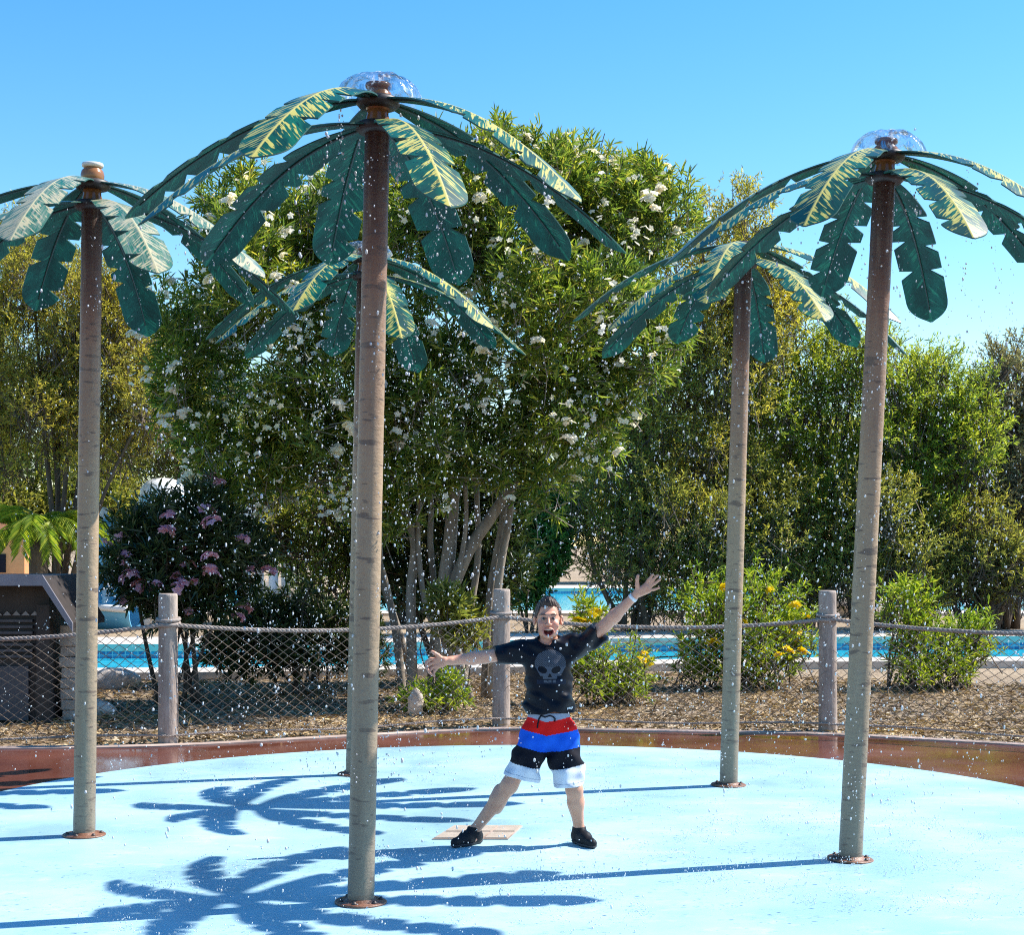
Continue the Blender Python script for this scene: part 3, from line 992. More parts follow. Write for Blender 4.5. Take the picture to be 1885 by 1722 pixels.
def fractal(lumps, rg, k=5, keep=.82, sub=(.28, .5)):
    """lumps with smaller lumps and a few shoots growing out of them, so no outline stays round"""
    out = []
    for x, y, z, rx, ry, rz in lumps:
        out.append((x, y, z, rx * keep, ry * keep, rz * keep))
        for _ in range(k):
            u = unit(rg.normal(size=3) + np.array([0, -.15, .25])); q = rg.uniform(*sub)
            e = rg.uniform(.85, 1.35)
            out.append((x + u[0] * rx * .82, y + u[1] * ry * .82, z + u[2] * rz * .82, rx * q, ry * q, rz * q * e))
        for _ in range(2):
            u = unit(rg.normal(size=3) + np.array([0, 0, .6]))
            out.append((x + u[0] * rx * .95, y + u[1] * ry * .9, z + u[2] * rz * 1.0, rx * .13, ry * .13, rz * .38))
    return out


def twig_mesh(p, td, tl, frac, rad, rg):
    k = rg.random(len(p)) < frac
    p, td, tl = p[k], td[k], tl[k]
    a = unit(np.cross(td, np.array([.3, .5, .2]))); b = np.cross(td, a)
    V, n = [], len(p)
    for e, rr in ((-1.4, rad), (1.0, rad * .5)):
        c = p + td * (tl * e)[:, None]
        for q in range(3):
            an = q * 2 * PI / 3
            V.append(c + (a * math.cos(an) + b * math.sin(an)) * rr)
    V = np.stack(V, 1).reshape(-1, 3)
    kk = np.arange(n)[:, None] * 6
    Q = np.concatenate([kk + np.array([[q, (q + 1) % 3, 3 + (q + 1) % 3, 3 + q]]) for q in range(3)], 1).reshape(-1, 4)
    return V, Q


def plump(px, py, d, rx, rz, ry):
    c = at(px, py, d)
    return (c.x, c.y, c.z, rx * d / F, ry, rz * d / F)


def limbs(root, paths, m, name="trunk"):
    b = MB()
    for pts, r0, r1 in paths:
        P = [Vector(p) for p in pts]
        # smooth with catmull-rom
        Q = []
        for i in range(len(P) - 1):
            a, b1, c1, d1 = P[max(i - 1, 0)], P[i], P[i + 1], P[min(i + 2, len(P) - 1)]
            for k in range(5):
                t = k / 5
                Q.append(.5 * (2 * b1 + (c1 - a) * t + (2 * a - 5 * b1 + 4 * c1 - d1) * t * t + (3 * b1 - a - 3 * c1 + d1) * t ** 3))
        Q.append(P[-1])
        n = len(Q)
        b.tube([q - root.location for q in Q], [r0 + (r1 - r0) * i / (n - 1) for i in range(n)], 9)
    return b.build(name, m, root)


def flower_cluster_mesh(name, m, rg, nf=8, size=.028, R_=.06):
    base, dv, nr = [], [], []
    for _ in range(nf):
        c = rg.normal(size=3); c = c / np.linalg.norm(c) * R_ * rg.uniform(.4, 1)
        c[2] = abs(c[2]) * .8
        ax = unit(c + np.array([0, -.03, .04]) + rg.normal(size=3) * .02)
        t1 = unit(np.cross(ax, [.2, .7, .4])); t2 = np.cross(ax, t1)
        for k in range(5):
            a = 2 * PI * k / 5
            base.append(c); dv.append(t1 * math.cos(a) + t2 * math.sin(a) + ax * .2); nr.append(ax)
    base, dv, nr = map(np.array, (base, dv, nr))
    V, Q = leaves(base, dv, nr, np.full(len(base), size), np.full(len(base), size * .85), .1)
    return mesh_np(name, V, Q, m)


def shrub(name, label, cat, root_xy, lumps, mat_, twigs, per, llen, lwid, twig, seed, group=None, up=.5, spread=.9, inner=.35, stems=5, bark="bark_dark", stem_r=.05, trunk_paths=None, clump=None, twigfrac=.35, flowers=None):
    rg = np.random.default_rng(seed)
    root = empty(name, (root_xy[0], root_xy[1], 0))
    tag(root, label, cat, group)
    lumps = fractal(lumps, rg)
    V, Q, p, td, tl = foliage(lumps, twigs, per, llen, lwid, twig, rg, up, spread, inner, clump=clump)
    off = np.array([root_xy[0], root_xy[1], 0])
    link("crown", mesh_np("crown", V - off, Q, mat_), root)
    V2, Q2 = twig_mesh(p, td, tl, twigfrac, .006 if llen > .1 else .010, rg)
    link("twigs", mesh_np("twigs", V2 - off, Q2, M[bark]), root)
    if trunk_paths is None:
        trunk_paths = []
        for k in range(stems):
            l = lumps[(k * 8) % len(lumps)]
            e = Vector((l[0] + rg.normal(0, l[3] * .3), l[1] + rg.normal(0, l[4] * .3), l[2] + l[5] * .35))
            s = Vector((root_xy[0] + rg.normal(0, .12 + stem_r), root_xy[1] + rg.normal(0, .12), -.02))
            mid = s.lerp(e, .5) + Vector((rg.normal(0, .12), rg.normal(0, .12), .1 * e.z))
            trunk_paths.append(([s, mid, e], stem_r * rg.uniform(.7, 1.2), stem_r * .2))
    limbs(root, trunk_paths, M[bark], "trunk")
    if flowers:
        fm, cnt, size, R_, front = flowers
        meshes = [flower_cluster_mesh("flower_cluster", fm, rg, nf=int(rg.integers(6, 11)), size=size, R_=R_) for _ in range(4)]
        fp, fu, frr = lump_points(lumps, cnt * 90, rg, .9)
        fp = fp + fu * llen * .7
        ok = (fu[:, 1] < front) & (fp[:, 2] > .25)
        L = np.array(lumps)
        keep = []
        for q, P_ in enumerate(fp):                                 # only those that stick out of every lump
            if not ok[q]: continue
            d = (((P_ - L[:, :3]) / (L[:, 3:6] * .97)) ** 2).sum(1).min()
            if d > .86: keep.append(q)
            if len(keep) >= cnt: break
        for q in keep:
            o = link("flower_cluster", meshes[q % 4], root, loc=tuple(fp[q] - off), rot=(rg.uniform(-.4, .4), rg.uniform(-.4, .4), rg.uniform(0, 6)))
            s_ = rg.uniform(.7, 1.25); o.scale = (s_, s_, s_)
        extra = fp[[q for q in range(len(fp)) if ok[q] and q not in set(keep) and (((fp[q] - L[:, :3]) / L[:, 3:6]) ** 2).sum(1).min() > .75][: cnt * 5]] if cnt > 60 else []
        if len(extra):
            base, dv, nr = [], [], []
            for c in extra:
                for _ in range(int(rg.integers(1, 5))):
                    cc = c + rg.normal(size=3) * .05
                    ax = unit(rg.normal(size=3) * .5 + np.array([0, -.5, .6])); t1 = unit(np.cross(ax, [.2, .7, .4])); t2 = np.cross(ax, t1)
                    for k in range(5):
                        a = 2 * PI * k / 5
                        base.append(cc - off); dv.append(t1 * math.cos(a) + t2 * math.sin(a) + ax * .2); nr.append(ax)
            V, Q = leaves(np.array(base), np.array(dv), np.array(nr), np.full(len(base), .040), np.full(len(base), .033), .1)
            tag(link("loose_flowers", mesh_np("loose_flowers", V, Q, fm), root), kind='stuff')
    return root


# --- the big white oleander
OL = [plump(*a) for a in (
    (1070, 375, 17.2, 120, 100, 1.0), (950, 435, 16.8, 130, 150, 1.2), (1160, 450, 17.3, 100, 140, .9), (890, 290, 17.2, 50, 70, .5),
    (1185, 375, 17.6, 55, 70, .5), (430, 400, 17.2, 85, 90, .8), (520, 540, 16.8, 150, 140, 1.1), (350, 650, 17.1, 90, 150, 1.0),
    (600, 430, 17.6, 90, 110, .7), (760, 500, 16.8, 160, 150, 1.2), (1010, 620, 16.3, 180, 150, 1.2), (620, 720, 16.3, 160, 140, 1.2),
    (820, 740, 16.4, 140, 120, 1.0), (470, 850, 16.8, 130, 110, 1.0), (1060, 780, 16.8, 110, 100, .9), (770, 340, 17.5, 90, 90, .8),
    (1150, 620, 17, 110, 130, .8), (800, 885, 16.3, 60, 55, .35), (905, 850, 16.3, 60, 60, .35), (705, 950, 16.4, 50, 60, .35), (1000, 900, 16.5, 55, 55, .4), (660, 860, 16.8, 100, 90, .8), (1000, 345, 17.2, 75, 80, .7))]
D0 = 16.9
ST = [([(838, 1296, D0), (818, 1120, D0), (828, 1000, D0), (836, 900, D0), (850, 740, D0)], .10, .05),
      ([(822, 1110, D0), (862, 1015, 16.8), (912, 940, 16.8), (960, 850, 16.8), (972, 700, 16.8), (1000, 560, 16.9)], .075, .035),
      ([(760, 1290, 16.8), (756, 1100, 16.8), (763, 1000, 16.8), (737, 920, 16.8), (722, 840, 16.9), (740, 600, 17)], .06, .03),
      ([(892, 1290, 17.1), (902, 1100, 17.1), (925, 960, 17.1), (945, 800, 17.1), (985, 640, 17)], .05, .03),
      ([(905, 1290, 17), (917, 1080, 17), (938, 950, 17), (958, 780, 17), (1050, 560, 17)], .05, .025),
      ([(790, 1290, 17), (800, 1130, 17), (792, 1000, 17), (786, 880, 17), (700, 700, 17)], .045, .02),
      ([(742, 1290, 17.1), (726, 1150, 17.1), (690, 1010, 17.1), (640, 900, 17.1), (560, 760, 17)], .05, .02),
      ([(850, 1296, 17.2), (862, 1150, 17.2), (880, 1020, 17.2), (878, 860, 17.2), (900, 640, 17.2)], .05, .02),
      ([(810, 1290, 16.7), (805, 1180, 16.7), (778, 1090, 16.7), (770, 930, 16.8), (800, 800, 16.9)], .04, .02),
      ([(770, 1290, 17.2), (720, 1120, 17.2), (660, 980, 17.2), (560, 860, 17.2)], .045, .02),
      ([(870, 1290, 16.7), (846, 1210, 16.7), (838, 1100, 16.7), (858, 960, 16.7), (850, 820, 16.8)], .04, .02)]
ST = [([at(*q) if q[1] < 1280 else Vector((at(*q).x, at(*q).y, -.02)) for q in pts], a, b) for pts, a, b in ST]
shrub("white_oleander", "tall white flowering oleander with many bare pale stems, behind the middle of the fence", "oleander",
      (on_ground(840, 1292).x, 16.9), OL, M["oleander"], 8900, 13, .14, .020, .20, 101, up=.6, spread=1.0, inner=.30,
      trunk_paths=ST, bark="bark_pale", clump=(520, .32), flowers=(M["white_flower"], 99, .046, .08, .15))

# --- pink oleander, in shade
PK = [plump(*a) for a in ((330, 1005, 16.2, 110, 88, .7), (255, 1030, 16.3, 55, 85, .5), (420, 1010, 16.3, 70, 78, .6), (330, 1090, 16.2, 95, 60, .6))]
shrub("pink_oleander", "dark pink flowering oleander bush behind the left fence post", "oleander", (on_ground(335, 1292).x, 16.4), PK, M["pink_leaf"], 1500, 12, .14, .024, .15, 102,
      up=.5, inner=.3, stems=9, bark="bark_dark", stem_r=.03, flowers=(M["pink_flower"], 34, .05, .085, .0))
# --- leafy growth behind the bare stems
BO = [plump(*a) for a in ((700, 1020, 18.8, 60, 90, .6), (870, 960, 18.8, 80, 90, .6), (790, 900, 18.8, 100, 90, .7), (930, 1040, 19, 50, 70, .5), (760, 1080, 18.9, 70, 60, .5), (880, 1110, 18.9, 50, 60, .5))]
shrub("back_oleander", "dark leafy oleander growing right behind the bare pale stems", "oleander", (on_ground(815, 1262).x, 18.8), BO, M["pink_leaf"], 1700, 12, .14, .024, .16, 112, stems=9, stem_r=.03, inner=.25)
SO = [plump(*a) for a in ((560, 1010, 19, 90, 80, .7), (620, 930, 19, 70, 70, .6), (490, 950, 19, 70, 70, .6), (600, 1080, 19, 70, 50, .5))]
shrub("sparse_bush", "sparse olive bush with brown twigs between the pink bush and the nearest trunk", "bush", (on_ground(570, 1260).x, 19), SO, M["olive"], 650, 11, .10, .022, .16, 113, stems=9, stem_r=.02, inner=.2, twigfrac=.9)
# --- low dark shrub
LD = [plump(*a) for a in ((470, 1190, 17.2, 75, 75, .6), (560, 1170, 17.4, 85, 80, .6), (640, 1180, 17.6, 60, 80, .5))]
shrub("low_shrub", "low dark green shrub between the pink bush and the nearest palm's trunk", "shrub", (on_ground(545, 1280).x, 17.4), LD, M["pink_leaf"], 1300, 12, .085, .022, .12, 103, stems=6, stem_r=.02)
# --- yellow flowering bushes
YB = [plump(*a) for a in ((1310, 1130, 18.2, 55, 60, .45), (1410, 1120, 18.4, 70, 70, .5), (1290, 1220, 18.2, 55, 60, .45), (1400, 1230, 18.2, 85, 70, .5), (1460, 1180, 18.4, 45, 60, .4))]
shrub("yellow_bush", "largest lime green bush with yellow flowers, left of the right fence post", "bush", (on_ground(1380, 1275).x, 18.3), YB, M["lime"], 720, 11, .085, .021, .22, 104, up=.8, stems=10, stem_r=.016, flowers=(M["yellow_flower"], 20, .05, .065, -.1), inner=.25)
YC = [plump(*a) for a in ((1670, 1140, 18.2, 50, 55, .4), (1720, 1210, 18.2, 80, 60, .5), (1680, 1270, 17.8, 65, 45, .45), (1780, 1180, 18.4, 55, 40, .4))]
shrub("green_bush", "lime green leafy bush behind the netting right of the right fence post", "bush", (on_ground(1710, 1300).x, 18.0), YC, M["lime"], 560, 11, .085, .021, .22, 105, up=.8, stems=9, stem_r=.016, inner=.25)
YD = [plump(*a) for a in ((1095, 1240, 16.2, 45, 55, .3), (1160, 1240, 16.4, 32, 50, .3), (1090, 1150, 16.6, 30, 40, .25), (1140, 1290, 16.2, 50, 30, .3))]
shrub("sunlit_bush", "small lime green bush with a few yellow flowers beside the boy's shirt", "bush", (on_ground(1110, 1312).x, 16.2), YD, M["lime"], 300, 11, .08, .02, .19, 106, up=.7, stems=7, stem_r=.014, flowers=(M["yellow_flower"], 9, .045, .055, -.1), inner=.2)
SP = [plump(*a) for a in ((830, 1130, 16.0, 42, 40, .3), (850, 1170, 16.1, 40, 30, .3))]
shrub("oleander_sucker", "green leafy shoots sprouting among the pale stems left of the middle post", "shoots", (on_ground(835, 1302).x, 16.15), SP, M["olive"], 120, 12, .13, .024, .14, 107, up=.7, stems=4, stem_r=.012)
SQ = [plump(*a) for a in ((780, 1300, 15.6, 50, 22, .3), (840, 1275, 15.7, 32, 28, .3))]
shrub("ground_shoots", "low green shoots on the dry bed below the boy's outstretched hand", "shoots", (on_ground(800, 1315).x, 15.6), SQ, M["lime"], 130, 11, .10, .02, .12, 108, up=.8, stems=5, stem_r=.01)
GB = [plump(*a) for a in ((985, 1030, 29.2, 60, 75, .9), (1010, 960, 29.2, 50, 50, .7), (960, 1090, 29.2, 50, 40, .6))]
shrub("round_green_shrub", "deep green rounded shrub above the middle post", "shrub", (at(990, 1100, 29.2).x, 29.2), GB, M["deep"], 1400, 11, .11, .045, .18, 109, stems=5, stem_r=.04)

# --- shrubs and trees of the island
def isl(d, rows): return [plump(px, py, d, rx, rz, ry) for px, py, rx, rz, ry in rows]


def tree(name, label, d, px, rows, mat_, twigs, seed, per=13, llen=.095, lwid=.021, twig=.36, **kw):
    lum = isl(d, rows)
    return shrub(name, label, "tree" if "tree" in name else "shrub", (at(px, 1000, d).x, d), lum, mat_, twigs, per, llen, lwid, twig, seed, up=kw.pop("up", .75), stems=kw.pop("stems", 9), stem_r=kw.pop("stem_r", .07), **kw)


ISG = "desert trees and shrubs on the island between the pools"
tree("desert_tree", "olive green tree with a rusty top behind the right-hand small palm", 29.5, 1340,
     [(1330, 470, 100, 100, 1.3), (1270, 600, 100, 120, 1.3), (1400, 560, 90, 110, 1.2), (1330, 720, 130, 120, 1.5), (1240, 790, 110, 130, 1.3)], M["gold"], 4200, 201, clump=(420, .3), group=ISG)
tree("desert_tree", "bright green spreading tree between the two right-hand palm trunks", 30.5, 1480,
     [(1480, 700, 110, 90, 1.3), (1565, 650, 60, 70, .8), (1440, 640, 70, 80, 1.0), (1530, 780, 110, 110, 1.3), (1420, 830, 120, 120, 1.4), (1500, 920, 130, 110, 1.4)], M["bright"], 3600, 202, clump=(420, .3), group=ISG)
tree("desert_tree", "bright yellow green bushy tree right of the rightmost palm trunk", 30, 1680,
     [(1650, 690, 90, 70, 1.0), (1720, 730, 80, 80, 1.0), (1680, 830, 120, 110, 1.3), (1760, 860, 80, 110, 1.1), (1795, 760, 60, 70, .8), (1650, 940, 120, 100, 1.3)], M["bright"], 3400, 203, clump=(380, .3), group=ISG)
tree("desert_tree", "grey twiggy tree at the right edge of the picture", 31, 1850,
     [(1855, 740, 75, 110, 1.0), (1880, 850, 80, 120, 1.2), (1820, 930, 90, 110, 1.2), (1900, 1000, 90, 90, 1.2)], M["grey_leaf"], 2600, 204, clump=(260, .3), group=ISG, twigfrac=.8)
tree("desert_shrub", "dull olive shrub behind the oleander stems and the boy's raised hand", 28.8, 1180,
     [(1150, 900, 110, 110, 1.2), (1230, 980, 110, 100, 1.2), (1120, 1010, 90, 80, 1.0), (1200, 1080, 100, 60, 1.1)], M["dull"], 2700, 205, clump=(300, .3), group=ISG)
tree("desert_shrub", "dark dense shrub below the bright tree, behind the yellow flowers", 29.2, 1400,
     [(1350, 960, 100, 110, 1.2), (1450, 1010, 110, 100, 1.2), (1320, 1050, 100, 70, 1.1), (1480, 1080, 100, 60, 1.1)], M["dull"], 2500, 206, clump=(300, .3), group=ISG)
tree("desert_shrub", "dark dense shrub behind the foot of the rightmost palm and right fence post", 29.2, 1600,
     [(1580, 980, 110, 100, 1.2), (1680, 1010, 100, 80, 1.1), (1560, 1070, 80, 60, 1.0), (1700, 1080, 70, 45, .9)], M["dull"], 2200, 207, clump=(280, .3), group=ISG)
tree("desert_shrub", "sparse brownish shrub low at the right edge above the far water", 29.6, 1800,
     [(1790, 990, 80, 90, 1.0), (1860, 1060, 90, 50, 1.0), (1780, 1080, 70, 40, .9)], M["dull"], 1700, 208, clump=(160, .3), group=ISG, twigfrac=.8)
# left side
tree("golden_tree", "golden olive leaved tree behind the leftmost palm's trunk", 31, 120,
     [(70, 520, 90, 90, 1.3), (150, 560, 90, 110, 1.3), (50, 650, 110, 130, 1.5), (180, 690, 110, 120, 1.4), (70, 790, 120, 90, 1.4), (240, 640, 80, 120, 1.1), (300, 760, 90, 100, 1.2), (200, 810, 100, 90, 1.2)], M["gold"], 6200, 211, clump=(460, .3))
tree("golden_tree", "olive tree at the left edge behind the worn fronds", 33, -40,
     [(-40, 560, 80, 150, 1.4), (-20, 720, 100, 120, 1.5), (-60, 820, 100, 90, 1.3), (20, 470, 60, 70, .9)], M["olive"], 2600, 212, clump=(240, .3))
tree("olive_tree", "olive green tree showing between the leftmost trunk and the white oleander", 34, 330,
     [(330, 720, 110, 120, 1.6), (400, 800, 120, 110, 1.6), (280, 820, 100, 90, 1.4), (480, 860, 110, 90, 1.4), (560, 930, 110, 90, 1.3)], M["olive"], 4200, 213, clump=(360, .3), stems=6)
tree("olive_tree", "dull green tree deep behind the oleander's bare stems", 33, 760,
     [(700, 930, 110, 100, 1.5), (830, 900, 120, 120, 1.5), (780, 1030, 130, 70, 1.3), (640, 1010, 80, 70, 1.0), (930, 960, 100, 110, 1.3)], M["dull"], 4200, 214, clump=(320, .3), stems=7)
tree("olive_tree", "low dull bush beyond the far pool, left of the oleander stems", 62, 560,
     [(450, 960, 110, 60, 2.4), (600, 950, 120, 70, 2.4), (330, 980, 80, 40, 2)], M["dull"], 2600, 215, llen=.2, lwid=.06, twig=.5)
# far row closing the horizon
FAR = [(-60, 900, 150), (90, 905, 120), (210, 930, 90), (1010, 880, 120), (1180, 860, 130), (1340, 850, 120), (1500, 860, 130), (1650, 850, 120), (1790, 850, 120), (1930, 840, 110)]
FARL = ["far green tree behind the small feather palm, at the left edge", "far green tree showing left of the leftmost palm's trunk", "far green tree behind the white slide dome",
        "far tree behind the deep green rounded shrub", "far tree behind the boy's raised hand", "far tree left of the right-hand small palm's trunk",
        "far tree between the two right-hand palm trunks", "far tree just behind the rightmost palm's trunk", "far tree right of the rightmost palm's trunk", "far tree beyond the right edge's grey twiggy tree"]
for i, (px, py, rr) in enumerate(FAR):
    tree("far_tree", FARL[i], 64 + (i % 3) * 2, px, [(px, py, rr * .9, rr * .7, 2.4), (px - 50, py + 60, rr * .7, rr * .5, 2), (px + 40, py + 55, rr * .8, rr * .5, 2)],
         M["olive"] if i % 2 else M["dull"], 1700, 220 + i, llen=.22, lwid=.07, twig=.6, group="far trees beyond the second pool", stems=5, stem_r=.14)


# --- feather palm at left
def feather_palm():
    base = on_ground(60, 1155)
    d = 30.0
    root = empty("feather_palm", (at(70, 1000, d).x, d, 0)); tag(root, "small yellow green feather palm with drooping fronds above the dark shed", "palm tree")
    MB().tube([(0, 0, -.02), (.03, 0, .6), (.0, 0, 1.35), (0, 0, 1.8)], [.20, .18, .17, .12], 14).build("trunk", M["bark_dark"], root)
    rg = np.random.default_rng(77)
    for k in range(38):
        az = k * 2.4 + rg.uniform(-.2, .2); el = rg.uniform(.35, 1.4)
        L_ = rg.uniform(1.2, 1.9)
        pts, p = [], np.array([0., 0, 1.75]); a = el
        for q in range(12):
            pts.append(p.copy()); p = p + np.array([math.cos(az) * math.cos(a), math.sin(az) * math.cos(a), math.sin(a)]) * L_ / 12; a -= .17
        pts = np.array(pts)
        base_, dv, nr = [], [], []
        for q in range(1, 12):
            t = unit(pts[q] - pts[q - 1]); sdv = unit(np.cross(t, [0, 0, 1]))
            for e in (0, .33, .66):
                b0 = pts[q - 1] * (1 - e) + pts[q] * e
                for s in (-1, 1):
                    base_.append(b0); dv.append(sdv * s * .8 + t * .7 + np.array([0, 0, -.25])); nr.append([0, 0, 1.])
        V, Q = leaves(np.array(base_), np.array(dv), np.array(nr), rg.uniform(.24, .38, len(base_)), np.full(len(base_), .022), .18)
        f = link("frond", mesh_np("frond", V, Q, M["lime"]), root)


feather_palm()


# ================================================================== GROUND COVER
def cover():
    rg = np.random.default_rng(5)
    # pebbles along the kerb and bed
    n = 9000
    x = rg.uniform(-5.2, 5.6, n); t = rg.random(n) ** 1.3
    fx = np.array([p[0] for p in POSTS]); fy = np.array([p[1] for p in POSTS])
    y = np.interp(x, fx, fy) - .12 + t * 3.4
    dens = np.where((x > .8) | (t > .3), 1, .4) * (1 - .5 * t)
    k = rg.random(n) < dens
    x, y = x[k], y[k]; n = len(x)
    sc_ = rg.uniform(.008, .028, n)
    octv = np.array([(1, 0, 0), (0, 1, 0), (-1, 0, 0), (0, -1, 0), (0, 0, .6), (.7, .7, .3), (-.7, .7, .3), (-.7, -.7, .3), (.7, -.7, .3)])
    tri = np.array([(0, 5, 4), (5, 1, 4), (1, 6, 4), (6, 2, 4), (2, 7, 4), (7, 3, 4), (3, 8, 4), (8, 0, 4)])
    a = rg.uniform(0, 6.28, n)
    c, s = np.cos(a)[:, None], np.sin(a)[:, None]
    st = rg.uniform(.6, 1.2, (n, 3)) * sc_[:, None]
    P = octv[None] * st[:, None, :]
    X = P[..., 0] * c - P[..., 1] * s + x[:, None]; Y = P[..., 0] * s + P[..., 1] * c + y[:, None]
    V = np.stack([X, Y, P[..., 2] + .002], -1).reshape(-1, 3)
    Q = (tri[None] + 9 * np.arange(n)[:, None, None]).reshape(-1, 3)
    tag(link("gravel", mesh_np("gravel", V, Q, M["pebble"])), "loose tan pebbles spread on the garden bed behind the fence", "gravel", kind='stuff')
    n = 26000
    x = rg.uniform(-6, 7, n); y = np.interp(x, fx, fy) - .1 + rg.random(n) ** 1.1 * 6.2
    b = np.stack([x, y, rg.uniform(.006, .03, n)], 1)
    dv = rg.normal(size=(n, 3)); dv[:, 2] *= .22
    nr = rg.normal(size=(n, 3)) * .3 + np.array([0, 0, 1])
    V, Q = leaves(b, dv, nr, rg.uniform(.05, .14, n), rg.uniform(.012, .026, n), .1)
    V[:, 2] = np.maximum(V[:, 2], .004)
    tag(link("leaf_litter", mesh_np("leaf_litter", V, Q, M["litter"])), "dry brown fallen leaves covering the garden bed", "leaf litter", kind='stuff')


cover()


def lumpy_rock(name, loc, size, m, label, cat="rock", group=None, seed=0):
    bm = bmesh.new(); bmesh.ops.create_icosphere(bm, subdivisions=3, radius=1)
    r = random.Random(seed); ph = [r.uniform(0, 6) for _ in range(6)]
    for v in bm.verts:
        q = 1 + .12 * math.sin(v.co.x * 3 + ph[0]) + .1 * math.sin(v.co.y * 4 + ph[1]) + .08 * math.sin(v.co.z * 6 + v.co.x * 4 + ph[2])
        v.co = Vector((v.co.x * size[0], v.co.y * size[1], v.co.z * size[2])) * q
    me = bpy.data.meshes.new(name); bm.to_mesh(me); bm.free(); me.materials.append(m)
    for p in me.polygons: p.use_smooth = True
    return tag(link(name, me, None, loc), label, cat, group)


lumpy_rock("round_stone", (at(765, 1272, 15.3).x, 15.3, .12), (.085, .06, .13), M["stone"], "round tan stone standing on the bed under the boy's outstretched hand", seed=3)
lumpy_rock("rock", (on_ground(130, 1330).x, 15.4, .05), (.28, .2, .16), M["stone"], "pale rock at the foot of the shed's stone pillar", seed=5)
lumpy_rock("rock", (at(205, 1268, 18.2).x, 18.2, .06), (.3, .2, .2), M["stone"], "pale rock on the bed left of the left fence post", seed=6)
lumpy_rock("boulder", (at(560, 1100, 35).x, 35, .3), (1.3, .7, .7), M["stone"], "tan boulder on the island bank behind the low dark shrub", seed=8)
lumpy_rock("boulder", (at(1560, 1075, 36).x, 36, .2), (.9, .6, .45), M["stone"], "tan boulder beyond the right fence post near the far pool", seed=9)

# ================================================================== SHED
def shed():
    d = 14.7
    x1 = at(100, 1000, d).x; x0 = -7.5
    zr = at(0, 1060, d).z
    root = empty("shed", (x1, d, 0)); tag(root, "dark slatted shed with a grey sloping roof at the left edge behind the netting", "shed")
    w_ = x1 - x0
    MB().box((-w_ / 2 - .06, .42, .655), (w_, .76, 1.29)).build("wall", M["shed"], root)
    m = MB()
    for k in range(7): m.box((-w_ / 2 - .1, -.015 + .03, .62 + k * .055), (w_ - .2, .05, .022))
    m.build("slats", M["fascia"], root).data.materials[0] = M["grey_panel"]
    MB().box((-w_ / 2 - .12, .02, .28), (w_ - .24, .04, .5)).build("lower_panel", M["grey_panel"], root)
    # roof: flat front fascia, sloping end panel
    e = .26
    rf = MB()
    prof = [(-w_, zr), (0, zr), (e, zr - .42), (e, zr - .47), (-.02, zr - .055), (-w_, zr - .055)]
    rf.prism([(x, -.35, z) for x, z in prof], (0, 1.15, 0))
    rf.build("roof", M["shed"], root)
    fa = MB()
    fa.prism([(-w_, -.375, zr + .012), (.0, -.375, zr + .012), (.0, -.375, zr - .085), (-w_, -.375, zr - .085)], (0, .022, 0))
    fa.prism([(.0, -.378, zr + .012), (e + .012, -.378, zr - .42), (e + .012, -.378, zr - .50), (.0, -.378, zr - .085)], (0, .022, 0))
    fa.build("fascia", M["fascia"], root)
    tr = MB()
    for k in range(24):
        xx = -.05 - k * .085
        tr.prism([(xx, -.02, 1.0), (xx - .08, -.02, 1.0), (xx - .04, -.02, 1.042)], (0, .012, 0))
    tr.build("zigzag_trim", M["corr"], root)
    MB().box((-.09, .0, .55), (.12, .10, 1.1)).build("corner_post", M["shed"], root)
    p = MB()
    rg = random.Random(2)
    for k in range(9):
        p.box((.11 + rg.uniform(-.012, .012), .35 + rg.uniform(-.01, .01), .05 + k * .1), (.23 + rg.uniform(-.02, .02), .3, .096), rz=rg.uniform(-.05, .05))
    bevel(p.build("stone_pillar", M["stone"], root), .012)


shed()

